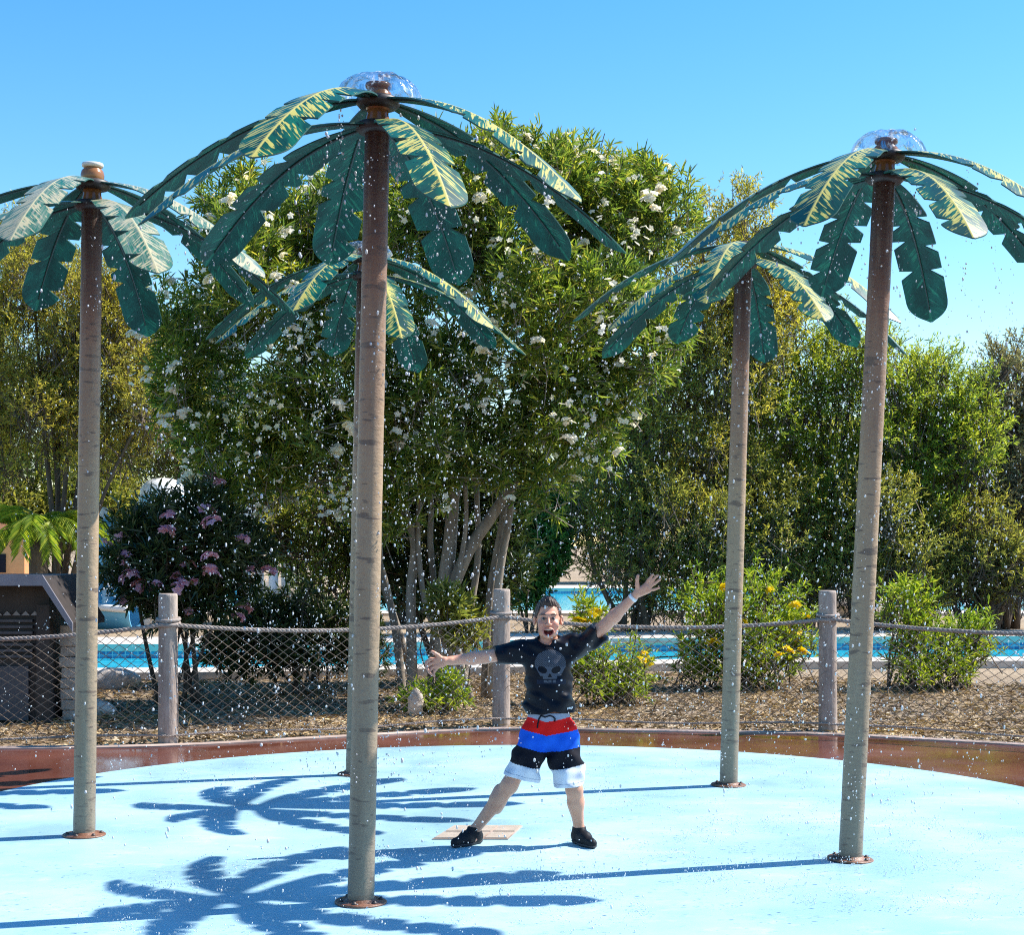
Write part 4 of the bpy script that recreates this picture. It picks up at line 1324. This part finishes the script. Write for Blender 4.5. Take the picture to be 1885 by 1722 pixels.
# ================================================================== SLIDES AND BUILDING BEHIND
def slide():
    root = empty("water_slide", (0, 31, 0)); tag(root, "pale blue and white water slide chute behind the leftmost palm's trunk", "water slide")
    path = [at(235, 950, 33), at(215, 1000, 32.6), at(190, 1060, 32.2), at(175, 1110, 31.8), at(205, 1128, 31.4), at(260, 1134, 31.2)]
    P = []
    for i in range(len(path) - 1):
        a, b, c, d = path[max(i - 1, 0)], path[i], path[i + 1], path[min(i + 2, len(path) - 1)]
        for k in range(8):
            t = k / 8; P.append(.5 * (2 * b + (c - a) * t + (2 * a - 5 * b + 4 * c - d) * t * t + (3 * b - a - 3 * c + d) * t ** 3))
    P.append(path[-1])

    def trough(r, name, m, th):
        V, Q = [], []
        n = 15
        for i, p in enumerate(P):
            t = (P[min(i + 1, len(P) - 1)] - P[max(i - 1, 0)]).normalized()
            s = t.cross(Vector((0, 0, 1))).normalized(); u = s.cross(t)
            for k in range(n):
                a = PI + PI * k / (n - 1)
                V.append(p - root.location + s * math.cos(a) * r + u * (math.sin(a) * r + .12))
        for i in range(len(P) - 1):
            for k in range(n - 1): Q.append((i * n + k, i * n + k + 1, (i + 1) * n + k + 1, (i + 1) * n + k))
        o = link(name, mesh_np(name, np.array([tuple(v) for v in V]), np.array(Q), m, smooth=True), root)
        sm = o.modifiers.new("solid", 'SOLIDIFY'); sm.thickness = th; sm.offset = 1
        return o
    trough(.50, "chute", M["slide_blue"], .03)
    b = MB()
    for s in (-1, 1):
        pts = []
        for i, p in enumerate(P):
            t = (P[min(i + 1, len(P) - 1)] - P[max(i - 1, 0)]).normalized()
            sv = t.cross(Vector((0, 0, 1))).normalized()
            pts.append(p - root.location + sv * s * .53 + Vector((0, 0, .14)))
        b.tube(pts, .07, 8)
    b.build("rim", M["slide_white"], root)
    m = MB()
    for i in (4, 14):
        p = P[i] - root.location
        m.tube([(p.x, p.y, -.02), (p.x, p.y, p.z - .4)], .09, 10)
    m.build("support", M["slide_white"], root)

    def dome(name, c, size, label, band):
        root = empty(name, (c.x, c.y, 0)); tag(root, label, "water slide", "rounded white slide towers among the trees")
        b = MB()
        prof = [(1.0, 0), (1.0, .25), (.96, .5), (.85, .72), (.66, .88), (.40, .97), (.0, 1.0)]
        z0 = c.z - size[2]
        b.lathe([(r_ * size[0], z0 + z * size[2]) for r_, z in prof], 36)
        b.build("shell", M["slide_white"], root)
        MB().lathe([(size[0] * 1.005, z0), (size[0] * 1.03, z0 + size[2] * .12), (size[0] * 1.03, z0 + size[2] * .30), (size[0] * 1.005, z0 + size[2] * .36)], 36).build("blue_band", M["slide_blue"], root)
        m = MB()
        for k in range(4): m.tube([(size[0] * .7 * math.cos(k * PI / 2 + .5), size[0] * .7 * math.sin(k * PI / 2 + .5), -.02), (size[0] * .7 * math.cos(k * PI / 2 + .5), size[0] * .7 * math.sin(k * PI / 2 + .5), z0 + .05)], .1, 8)
        m.build("legs", M["slide_white"], root)
    dome("slide_dome", at(300, 880, 31.5), (.46, .46, .55), "white rounded slide top showing above the pink oleander", 0)
    dome("slide_dome", at(490, 895, 33.2), (.62, .5, 1.4), "white and blue slide tower showing behind the oleander's lower left leaves", 1)


slide()


def hut():
    d = 58.5
    c = at(2, 1000, d)
    root = empty("orange_hut", (c.x - 1.6, 61, 0)); tag(root, "low orange hut glimpsed at the left edge above the shed", "hut")
    MB().box((0, 0, .9), (4, 2, 1.8)).build("wall", M["render_orange"], root)
    MB().prism([(-2.3, -1.3, 1.8), (2.3, -1.3, 1.8), (0, -1.3, 2.6)], (0, 2.6, 0)).build("roof", M["rust"], root)
    MB().box((1.0, -1.02, .9), (.6, .05, .7)).build("window", M["c_black"], root)


hut()


# ================================================================== THE BOY
class Field:
    def __init__(s, lo, hi, h):
        s.lo = np.array(lo, float); s.h = h
        s.n = np.ceil((np.array(hi) - s.lo) / h).astype(int) + 1
        s.f = np.full(s.n, 1.0, np.float32)

    def put(s, fn, lo, hi, k=.02, op='u'):
        m = k + .02
        i0 = np.maximum(((np.array(lo) - m - s.lo) / s.h).astype(int), 0)
        i1 = np.minimum(((np.array(hi) + m - s.lo) / s.h).astype(int) + 2, s.n)
        if (i1 <= i0).any(): return
        ax = [(s.lo[a] + s.h * np.arange(i0[a], i1[a])).astype(np.float32) for a in range(3)]
        X, Y, Z = np.meshgrid(*ax, indexing='ij', sparse=True)
        d = fn(X, Y, Z).astype(np.float32)
        sl = tuple(slice(a, b) for a, b in zip(i0, i1))
        v = s.f[sl]
        if op == 'u':
            h = np.clip(.5 + .5 * (v - d) / k, 0, 1); s.f[sl] = v * (1 - h) + d * h - k * h * (1 - h)
        elif op == 's':
            d = -d
            h = np.clip(.5 - .5 * (v - d) / k, 0, 1); s.f[sl] = v * (1 - h) + d * h + k * h * (1 - h)
        elif op == 'i':
            s.f[sl] = np.maximum(v, d)

    def cone(s, a, b, r1, r2, k=.02, op='u', sy=1.0):
        a = np.array(a, float); b = np.array(b, float)
        def fn(X, Y, Z):
            ax, ay, az = a; dx, dy, dz = b - a
            dy = dy / sy
            px, py, pz = X - ax, (Y - ay) / sy, Z - az
            t = np.clip((px * dx + py * dy + pz * dz) / (dx * dx + dy * dy + dz * dz + 1e-12), 0, 1)
            return np.sqrt((px - t * dx) ** 2 + (py - t * dy) ** 2 + (pz - t * dz) ** 2) - (r1 + (r2 - r1) * t)
        R_ = max(r1, r2)
        s.put(fn, np.minimum(a, b) - R_, np.maximum(a, b) + R_, k, op)

    def ell(s, c, r, k=.02, op='u'):
        c = np.array(c, float); r = np.array(r, float)
        def fn(X, Y, Z):
            px, py, pz = X - c[0], Y - c[1], Z - c[2]
            k0 = np.sqrt((px / r[0]) ** 2 + (py / r[1]) ** 2 + (pz / r[2]) ** 2) + 1e-6
            k1 = np.sqrt((px / r[0] ** 2) ** 2 + (py / r[1] ** 2) ** 2 + (pz / r[2] ** 2) ** 2) + 1e-6
            return k0 * (k0 - 1) / k1
        s.put(fn, c - r, c + r, k, op)

    def clip(s, p, nrm):
        """cut away the side the normal points to, over the whole field"""
        X, Y, Z = np.meshgrid(*[(s.lo[a] + s.h * np.arange(s.n[a])).astype(np.float32) for a in range(3)], indexing='ij', sparse=True)
        nrm = np.array(nrm, float) / np.linalg.norm(nrm)
        s.f = np.maximum(s.f, ((X - p[0]) * nrm[0] + (Y - p[1]) * nrm[1] + (Z - p[2]) * nrm[2]).astype(np.float32))

    def nets(s):
        f = s.f; neg = f < 0
        c = np.zeros(np.array(f.shape) - 1, np.int8)
        offs = [(i, j, k) for i in (0, 1) for j in (0, 1) for k in (0, 1)]
        nx, ny, nz = c.shape
        for i, j, k in offs: c += neg[i:i + nx, j:j + ny, k:k + nz]
        act = (c > 0) & (c < 8)
        I = np.argwhere(act)
        vid = np.full(c.shape, -1, np.int32); vid[act] = np.arange(len(I))
        cv = np.stack([f[I[:, 0] + o[0], I[:, 1] + o[1], I[:, 2] + o[2]] for o in offs], 1)
        acc = np.zeros((len(I), 3)); cnt = np.zeros(len(I))
        oa = np.array(offs, float)
        for a in range(8):
            for b in range(a + 1, 8):
                if abs(oa[a] - oa[b]).sum() != 1: continue
                x = (cv[:, a] < 0) != (cv[:, b] < 0)
                t = cv[x, a] / (cv[x, a] - cv[x, b])
                acc[x] += oa[a] + (oa[b] - oa[a]) * t[:, None]; cnt[x] += 1
        V = s.lo + s.h * (I + acc / cnt[:, None])
        Q = []
        for ax in range(3):
            e = [slice(None)] * 3; g = [slice(None)] * 3
            e[ax] = slice(0, -1); g[ax] = slice(1, None)
            A, B_ = neg[tuple(e)], neg[tuple(g)]
            E = np.argwhere(A != B_)
            u, v = (ax + 1) % 3, (ax + 2) % 3
            E = E[(E[:, u] > 0) & (E[:, v] > 0) & (E[:, u] < c.shape[u]) & (E[:, v] < c.shape[v])]
            fl = A[E[:, 0], E[:, 1], E[:, 2]]
            def cell(du, dv):
                q = E.copy(); q[:, u] -= du; q[:, v] -= dv
                return vid[q[:, 0], q[:, 1], q[:, 2]]
            q = np.stack([cell(1, 1), cell(0, 1), cell(0, 0), cell(1, 0)], 1)
            q[~fl] = q[~fl][:, ::-1]
            Q.append(q)
        return V, np.concatenate(Q)


BD = 8.75
BX = (1010 - 942.5) * BD / F


def J(px, py, dy=0.0):
    d = BD + dy
    return np.array([(px - 942.5) * d / F - BX, dy, H + (HY - py) * d / F])


def boy():
    root = empty("boy", (BX, BD, 0.012))
    root.name = "person"
    tag(root, "boy in a black skull t-shirt and striped board shorts, arms flung wide and mouth open", "person")
    zs = -0.012
    j = lambda *a: J(*a) + np.array([0, 0, zs])
    neck, headc = j(1011, 1190, 0.0), j(1009, 1138.5, -.02)
    shL, elL, wrL = j(957, 1200, .0), j(893, 1210, -.06), j(829, 1217, -.13)
    shR, elR, wrR = j(1066, 1192, .0), j(1114, 1152, -.06), j(1164, 1102, -.11)
    hpL, knL, anL = j(988, 1350), j(938, 1446, -.05), j(873, 1530, 0.0)
    hpR, knR, anR = j(1036, 1350), j(1057, 1454, -.06), j(1066, 1527, -.0)
    # ---------- body: one continuous surface
    B = Field((-.78, -.36, -.02), (.72, .16, 1.56), .004)
    B.cone(j(1011, 1235), j(1011, 1300), .105, .105, .03, sy=.7)
    B.cone(j(1011, 1215), j(1011, 1240), .115, .115, .03, sy=.65)
    B.cone(shL, shR, .046, .046, .03)
    B.cone(j(1011, 1330), j(1011, 1348), .10, .09, .03, sy=.62)
    B.cone(neck + [0, .01, -.03], headc + [0, .012, -.05], .049, .046, .02)
    for sh, el, wr in ((shL, elL, wrL), (shR, elR, wrR)):
        B.cone(sh, el, .042, .034, .02)
        B.cone(el, el + (wr - el) * .35, .035, .0355, .015)
        B.cone(el + (wr - el) * .35, wr, .0355, .0225, .015)
    for hp, kn, an in ((hpL, knL, anL), (hpR, knR, anR)):
        B.cone(hp + [0, .01, 0], kn, .058, .045, .02)
        B.ell(kn + [0, -.02, 0], (.038, .032, .042), .02)
        m = kn + (an - kn) * .32
        B.cone(kn, m, .044, .043, .02)
        B.ell(m + [0, .018, 0], (.035, .040, .08), .03)
        B.cone(m, an, .042, .027, .02)
        B.cone(an, an + [0, -.02, -.04], .029, .020, .02)
    # head
    h = headc
    B.ell(h + [0, .018, .026], (.069, .090, .080), .02)
    B.ell(h + [0, -.014, -.036], (.052, .066, .066), .03)
    B.ell(h + [-.002, -.056, -.094], (.021, .022, .016), .025)
    for s in (-1, 1):
        B.ell(h + [s * .036, -.055, -.032], (.022, .025, .022), .02)
        B.ell(h + [s * .036, -.035, -.075], (.016, .028, .024), .02)
        B.ell(h + [s * .075, .012, -.014], (.010, .021, .030), .006)
        B.ell(h + [s * .079, -.002, -.012], (.006, .010, .016), .004, 's')
    B.cone(h + [-.034, -.072, .020], h + [.034, -.072, .020], .011, .011, .015)
    for s in (-1, 1): B.ell(h + [s * .0265, -.096, .0005], (.017, .018, .0085), .007, 's')
    B.cone(h + [0, -.082, .006], h + [0, -.101, -.027], .006, .0105, .010)
    for s in (-1, 1): B.ell(h + [s * .011, -.089, -.031], (.009, .010, .007), .006)
    B.ell(h + [0, -.086, -.070], (.034, .016, .024), .012)
    def grin(X, Y, Z):
        u, v, q_ = X - h[0], Z - h[2] + .069, Y - h[1] + .094
        vv = v - .10 * u * u / .026
        k = np.sqrt((u / .0275) ** 2 + (np.where(vv > 0, vv / .0115, vv / .0225)) ** 2 + (q_ / .05) ** 2)
        return (k - 1) * .014
    B.put(grin, h + [-.03, -.15, -.10], h + [.03, -.04, -.04], .004, 's')
    # hands
    def finger(pts, r0, r1):
        P = [np.array(p) for p in pts]
        n = len(P) - 1
        for i in range(n):
            ra, rb_ = r0 + (r1 - r0) * i / n, r0 + (r1 - r0) * (i + 1) / n
            B.cone(P[i], P[i + 1], ra, rb_, .005)
    # hand raised at right, open palm to the viewer
    y = -.12
    B.cone(wrR, j(1172, 1094, y), .022, .021, .012)
    B.cone(j(1173, 1091, y), j(1189, 1079, y), .017, .015, .010)
    B.cone(j(1178, 1094, y), j(1194, 1088, y), .016, .014, .010)
    B.cone(j(1174, 1088, y), j(1192, 1082, y), .017, .015, .010)
    finger([j(1187, 1078, y), j(1194, 1068, y - .004), j(1201.5, 1058.5, y - .006)], .0095, .0072)
    finger([j(1191, 1080, y), j(1201, 1069, y - .005), j(1210.5, 1060, y - .010)], .0095, .0072)
    finger([j(1194, 1083, y), j(1205, 1075, y - .006), j(1214.5, 1067.5, y - .012)], .0092, .0070)
    finger([j(1195, 1087, y), j(1204, 1086, y - .008), j(1213, 1083, y - .014)], .0085, .0064)
    finger([j(1174, 1090, y), j(1173, 1077, y - .014), j(1173, 1067, y - .020), j(1174.5, 1060, y - .022)], .0125, .0080)
    # hand held out at left, fingers half curled
    y = -.14
    B.cone(wrL, j(818, 1218, y), .0215, .021, .012)
    B.cone(j(817, 1215, y), j(803, 1216, y), .018, .016, .010)
    B.cone(j(815, 1223, y), j(803, 1227, y), .017, .015, .010)
    finger([j(804, 1214, y), j(793, 1214, y - .006), j(785, 1219, y - .022), j(784, 1224, y - .034)], .0095, .0072)
    finger([j(802, 1220, y), j(791, 1223, y - .008), j(785, 1230, y - .026), j(788, 1234, y - .036)], .0095, .0072)
    finger([j(803, 1226, y), j(794, 1231, y - .010), j(790, 1238, y - .026), j(793, 1241, y - .034)], .0090, .0070)
    finger([j(806, 1229, y), j(800, 1236, y - .010), j(797, 1243, y - .024), j(800, 1245, y - .030)], .0082, .0062)
    finger([j(814, 1214, y), j(806, 1207, y - .014), j(800, 1203, y - .018), j(795, 1200, y - .018)], .0125, .0080)
    V, Q = B.nets()
    col = np.tile(np.array([.72, .365, .245]), (len(V), 1))
    leg = np.clip((.55 - V[:, 2]) / .25, 0, 1)[:, None]
    col = col * (1 - .22 * leg)
    q = V - h
    face = (q[:, 1] < -.03) & (abs(q[:, 0]) < .07) & (q[:, 2] > -.13) & (q[:, 2] < .1)
    def blend(mask, c, a=1.0): col[mask] = col[mask] * (1 - a) + np.array(c) * a
    for s in (-1, 1):
        d = ((q[:, 0] - s * .038) / .026) ** 2 + ((q[:, 2] + .04) / .024) ** 2
        blend(face & (d < 1), (.62, .23, .17), .45)
        br = face & (abs(q[:, 2] - (.020 + .004 * (1 - ((q[:, 0] - s * .029) / .02) ** 2))) < .004) & (abs(q[:, 0] - s * .031) < .019)
        blend(br, (.06, .03, .02), .85)
        ln = face & (((q[:, 0] - s * .0265) / .017) ** 2 + ((q[:, 2] - .001) / .0085) ** 2 < 1)
        blend(ln, (.24, .10, .07), .6)
    vv = q[:, 2] + .069 - .10 * q[:, 0] ** 2 / .026
    me_ = (q[:, 0] / .033) ** 2 + np.where(vv > 0, vv / .0165, vv / .0275) ** 2
    blend(face & (me_ < 1), (.52, .16, .14), .7)
    inn = (q[:, 0] / .0268) ** 2 + np.where(vv > 0, vv / .0112, vv / .0220) ** 2
    blend(face & (inn < 1), (.13, .018, .02), 1.0)
    tong = (q[:, 0] / .017) ** 2 + ((q[:, 2] + .083) / .0075) ** 2
    blend(face & (tong < 1), (.42, .10, .10), .9)
    for c_, r_ in ((h + [0, -.104, -.03], .02),): blend(((V - c_) ** 2).sum(1) < r_ ** 2, (.62, .25, .18), .4)
    link("body", mesh_np("body", V, Q, M["skin"], smooth=True, col=col), root)
    # eyes, teeth
    for s in (-1, 1):
        e = h + [s * .0265, -.0735, .001]
        b = MB(); b.lathe([(0, -.011)] + [(.011 * math.cos(a), .011 * math.sin(a)) for a in np.linspace(-1.4, 1.4, 9)] + [(0, .011)], 16, c=tuple(e))
        eo = b.build("eye", M["eye"], root)
        b = MB(); b.lathe([(.0068 * math.cos(a), .004 * math.sin(a)) for a in np.linspace(0, PI / 2, 5)], 14)
        b.build("iris", M["iris"], eo, loc=tuple(e + [-s * .000, -.0095, 0]), rot=(PI / 2, 0, 0))
    b = MB()
    for k in range(-3, 4):
        b.box((h[0] + k * .0062, h[1] - .080 + abs(k) ** 2 * .0010, h[2] - .0605 + abs(k) * .0003), (.0057, .005, .0072))
    bevel(b.build("teeth", M["teeth"], root), .001)
    # hair
    Hf = Field(h - .14, h + .16, .0035)
    Hf.ell(h + [0, .022, .028], (.0735, .096, .084), .02)
    Hf.ell(h + [.0, -.025, .093], (.032, .045, .030), .035)
    X, Y, Z = np.meshgrid(*[(Hf.lo[a] + Hf.h * np.arange(Hf.n[a])).astype(np.float32) for a in range(3)], indexing='ij', sparse=True)
    fx, fy, fz = X - h[0], Y - h[1], Z - h[2]
    tmp = np.maximum(np.abs(fx) - .043, 0)
    front = .066 + .006 * fx / .05 - 3.0 * tmp
    line = np.where(fy < -.03, front, np.minimum(front, .066 - 1.2 * (fy + .03)) - .0 * fx)
    line = np.maximum(line, np.where(fy < .02, -.012, -.075))
    Hf.f = np.maximum(Hf.f + .0022 * np.sin(fx * 260 + fy * 90) * np.sin(fy * 120 + fz * 60) + .0015 * np.sin(fx * 520 + fz * 200), (line - fz + .002 * np.sin(fx * 300)) * .7)
    V, Q = Hf.nets()
    link("hair", mesh_np("hair", V, Q, M["hair"], smooth=True), root)
    # ---------- shirt
    S = Field((-.36, -.22, .70), (.42, .18, 1.22), .004)
    S.cone(j(1010, 1222), j(1011, 1300), .133, .131, .03, sy=.70)
    S.cone(j(1011, 1300), j(1012, 1330), .131, .136, .03, sy=.72)
    S.cone(shL, shR, .059, .059, .05)
    S.cone(j(1011, 1192), shR + [-.02, 0, .012], .05, .055, .03)
    S.cone(j(1011, 1197, .005), j(1011, 1181, -.005), .078, .062, .03)
    S.cone(shL, shL + (elL - shL) * .95, .056, .055, .035)
    S.cone(shR, shR + (elR - shR) * .95, .056, .057, .035)
    # neckline
    S.cone(j(1010, 1181, -.014), j(1010, 1160, -.03), .052, .058, .006, 's')
    for a, e, fr in ((shL, elL, .72), (shR, elR, .72)):
        p = a + (e - a) * fr; nn = (e - a) / np.linalg.norm(e - a)
        X, Y, Z = np.meshgrid(*[(S.lo[q] + S.h * np.arange(S.n[q])).astype(np.float32) for q in range(3)], indexing='ij', sparse=True)
        pl = (X - p[0]) * nn[0] + (Y - p[1]) * nn[1] + (Z - p[2]) * nn[2]
        near_ = (np.abs(X - p[0]) < .12) & (Z > .93)
        S.f = np.where(near_, np.maximum(S.f, pl), S.f)
    X, Y, Z = np.meshgrid(*[(S.lo[q] + S.h * np.arange(S.n[q])).astype(np.float32) for q in range(3)], indexing='ij', sparse=True)
    lo_ = np.clip((1.12 - Z) / .3, 0, 1)
    wr_ = (.0038 * np.sin(X * 46 + Z * 30 + 2 * np.sin(Z * 17)) + .0030 * np.sin(X * 28 - Z * 55 + 1.3) + .0022 * np.sin(Z * 88 + X * 38 + Y * 20)) * (.7 + .9 * lo_) + .0045 * np.maximum(0, X - .0) / .1 * np.sin(X * 60 - Z * 42 + 2)
    hemz = j(1011, 1312)[2] + .008 * np.sin(X * 22 + .6) + .004 * np.sin(X * 57)
    S.f = np.maximum(S.f + wr_, hemz - Z)
    V, Q = S.nets()
    shirt = link("shirt", mesh_np("shirt", V, Q, M["shirt"], smooth=True), root)
    bvh = BVHTree.FromPolygons([tuple(v) for v in V], [tuple(int(i) for i in q) for q in Q])

    def decal(name, mask, m, off, x0, x1, y0, y1, st=.5):
        vid, VV, FF = {}, [], []
        def vert(px, py):
            k_ = (round(px, 3), round(py, 3))
            if k_ not in vid:
                o = j(px, py, -.5); t = j(px, py, .3)
                hit = bvh.ray_cast(Vector(o), (Vector(t) - Vector(o)).normalized())
                vid[k_] = None if hit[0] is None else len(VV)
                if hit[0] is not None: VV.append(tuple(hit[0] + hit[1] * off))
            return vid[k_]
        px = x0
        while px < x1:
            py = y0
            while py < y1:
                if mask(px + st / 2, py + st / 2):
                    q = [vert(px, py), vert(px, py + st), vert(px + st, py + st), vert(px + st, py)]
                    if None not in q: FF.append(tuple(q))
                py += st
            px += st
        me = bpy.data.meshes.new(name); me.from_pydata(VV, [], FF); me.materials.append(m); me.update()
        for p in me.polygons: p.use_smooth = True
        return link(name, me, shirt)

    def skull(px, py):
        u, v = (px - 1013) / 29.0, (py - 1223) / 26.0
        u -= .10 * v * 0
        dome_ = u * u / .98 + v * v < 1 if v < .25 else False
        cheek = (.25 <= v < .85) and abs(u) < .93 - .30 * (v - .25) / .6
        jaw = (.85 <= v < 1.32) and abs(u + .02) < .46 - .1 * (v - .85)
        if not (dome_ or cheek or jaw): return False
        for ex in (-.50, .36):                                    # slanted eye holes
            if ((u - ex) / .29) ** 2 + ((v - .42 - .25 * (u - ex) * (1 if ex < 0 else -1)) / .24) ** 2 < 1: return False
        if abs(u + .03) < (v - .62) * .45 and .7 < v < .95: return False
        if v > 1.08 and (abs(((u + .02) * 3.6) % 1 - .5) < .11): return False
        if abs(v - 1.10) < .04 and abs(u) < .5: return False
        return True

    def stripes(px, py):
        if not skull(px, py): return False
        v = (py - 1223) / 26.0
        if v < .22: return ((px + py * .85) / 3.4) % 1 < .66
        return True
    decal("skull_print", stripes, M["print"], .0016, 982, 1046, 1194, 1262, .5)

    def under(px, py): return 988 < px < 1042 and 1252 < py < 1260 and not skull(px, py)
    decal("print_panel", under, M["print_dark"], .0013, 984, 1046, 1250, 1262, 1.0)

    def hemmark(px, py):
        q = (px - 1044) + (py - 1305) * .3
        return 0 < q < 10 and abs(py - 1305 - .18 * (px - 1044) * -1) < 1.8 and (q % 2.6) < 1.8
    decal("hem_mark", hemmark, M["band"], .0018, 1043, 1056, 1300, 1310, .5)
    # ---------- shorts
    T = Field((-.36, -.26, .26), (.30, .20, .80), .004)
    T.cone(j(1010, 1313), j(1010, 1350), .116, .122, .03, sy=.76)
    hL, hR = j(951, 1452, -.035), j(1050, 1462, -.04)
    T.cone(j(988, 1352), hL, .092, .093, .022, sy=.95)
    T.cone(j(1034, 1352), hR, .091, .091, .022, sy=.95)
    X, Y, Z = np.meshgrid(*[(T.lo[q] + T.h * np.arange(T.n[q])).astype(np.float32) for q in range(3)], indexing='ij', sparse=True)
    px_ = X * (F / BD) + 1010; py_ = HY + (H - (Z - zs)) * F / BD
    crease = .0042 * np.sin(X * 40 + Z * 24 + 1.5 * np.sin(Z * 13)) + .0035 * np.sin(X * 62 - Z * 33) + .002 * np.sin(Z * 70 + Y * 50)
    T.f = T.f + crease * np.clip((.74 - Z) / .12, .3, 1.7)
    hem = np.where(px_ < 1004, 1444 - .27 * (1004 - px_) * 1.0 + .0 * px_, 1448 - .10 * np.maximum(px_ - 1020, 0))
    T.f = np.maximum(T.f, (py_ - hem) / (F / BD))                 # legs end
    T.f = np.maximum(T.f, (1311 - py_) / (F / BD))                # waist
    V, Q = T.nets()
    cen = V[Q].mean(1)
    cx = cen[:, 0] * (F / BD) + 1010; cy = HY + (H - (cen[:, 2] - zs)) * F / BD
    til = np.where(cx < 1005, .25 * (1005 - cx), .17 * (cx - 1005))
    yy = cy + til
    mi = np.select([yy < 1327, yy < 1352, yy < 1384, yy < 1417], [0, 1, 2, 3], 4)
    mi = np.where(cy < 1320, 0, mi)
    mi = np.where((mi == 4) & (abs(cy - np.where(cx < 1004, 1444 - .27 * (1004 - cx), 1448 - .10 * np.maximum(cx - 1020, 0)) + 7) < .6), 0, mi)
    shorts = link("board_shorts", mesh_np("board_shorts", V, Q, [M["c_grey"], M["c_red"], M["c_blue"], M["c_black"], M["c_white"]], smooth=True, midx=mi), root)
    bvs = BVHTree.FromPolygons([tuple(v) for v in V], [tuple(int(i) for i in q) for q in Q])
    dr = MB()
    for pl in ([(996, 1318), (992, 1324), (990, 1333), (989, 1341)], [(996, 1318), (1003, 1321), (1012, 1318), (1018, 1320)], [(1018, 1320), (1022, 1324), (1021, 1329)]):
        pts = []
        for a, b_ in pl:
            o = Vector(j(a, b_, -.5)); t = Vector(j(a, b_, .3))
            hit = bvs.ray_cast(o, (t - o).normalized())
            if hit[0] is not None: pts.append(hit[0] + Vector((0, -.005, 0)))
        if len(pts) > 1: dr.tube(pts, .0042, 6)
    dr.build("drawstring", M["c_black"], shorts)
    # ---------- shoes
    for an, toe in ((anL, np.array([-.115, -.125])), (anR, np.array([.075, -.15]))):
        E = Field((an[0] - .20, an[1] - .24, -.01), (an[0] + .20, an[1] + .10, .16), .004)
        hx, hy = an[0], an[1] + .01
        d = toe / np.linalg.norm(toe)
        hl = np.array([hx - d[0] * .025, hy - d[1] * .025, .038]); mid = np.array([hx + d[0] * .07, hy + d[1] * .07, .036]); te = np.array([hx + d[0] * .15, hy + d[1] * .15, .028])
        E.cone(hl, mid, .032, .034, .02); E.cone(mid, te, .034, .025, .02)
        E.cone(np.array([hx, hy, .05]), np.array([an[0], an[1], .10]), .038, .038, .02)
        E.cone(np.array([hx, hy, .05]), mid + [0, 0, .015], .038, .03, .02)
        E.clip((0, 0, .004), (0, 0, -1))
        E.clip((0, 0, .098), (0, 0, 1))
        V, Q = E.nets()
        sho = link("shoe", mesh_np("shoe", V, Q, M["shoe"], smooth=True), root)
        E2 = Field((an[0] - .20, an[1] - .24, -.01), (an[0] + .20, an[1] + .10, .05), .004)
        E2.cone(hl * [1, 1, .0] + [0, 0, .03], mid * [1, 1, 0] + [0, 0, .03], .035, .038, .02); E2.cone(mid * [1, 1, 0] + [0, 0, .03], te * [1, 1, 0] + [0, 0, .028], .038, .029, .02)
        E2.clip((0, 0, .0015), (0, 0, -1)); E2.clip((0, 0, .018), (0, 0, 1))
        V, Q = E2.nets()
        link("sole", mesh_np("sole", V, Q, M["sole"], smooth=True), sho)
    # wristband
    b = MB()
    ax = Vector(wrR - elR).normalized(); c0 = Vector(wrR) + ax * .004
    b.tube([c0 - ax * .009, c0 - ax * .0085, c0 + ax * .0085, c0 + ax * .009], [.0225, .0265, .0265, .0225], 24)
    b.build("wristband", M["band"], root)


boy()
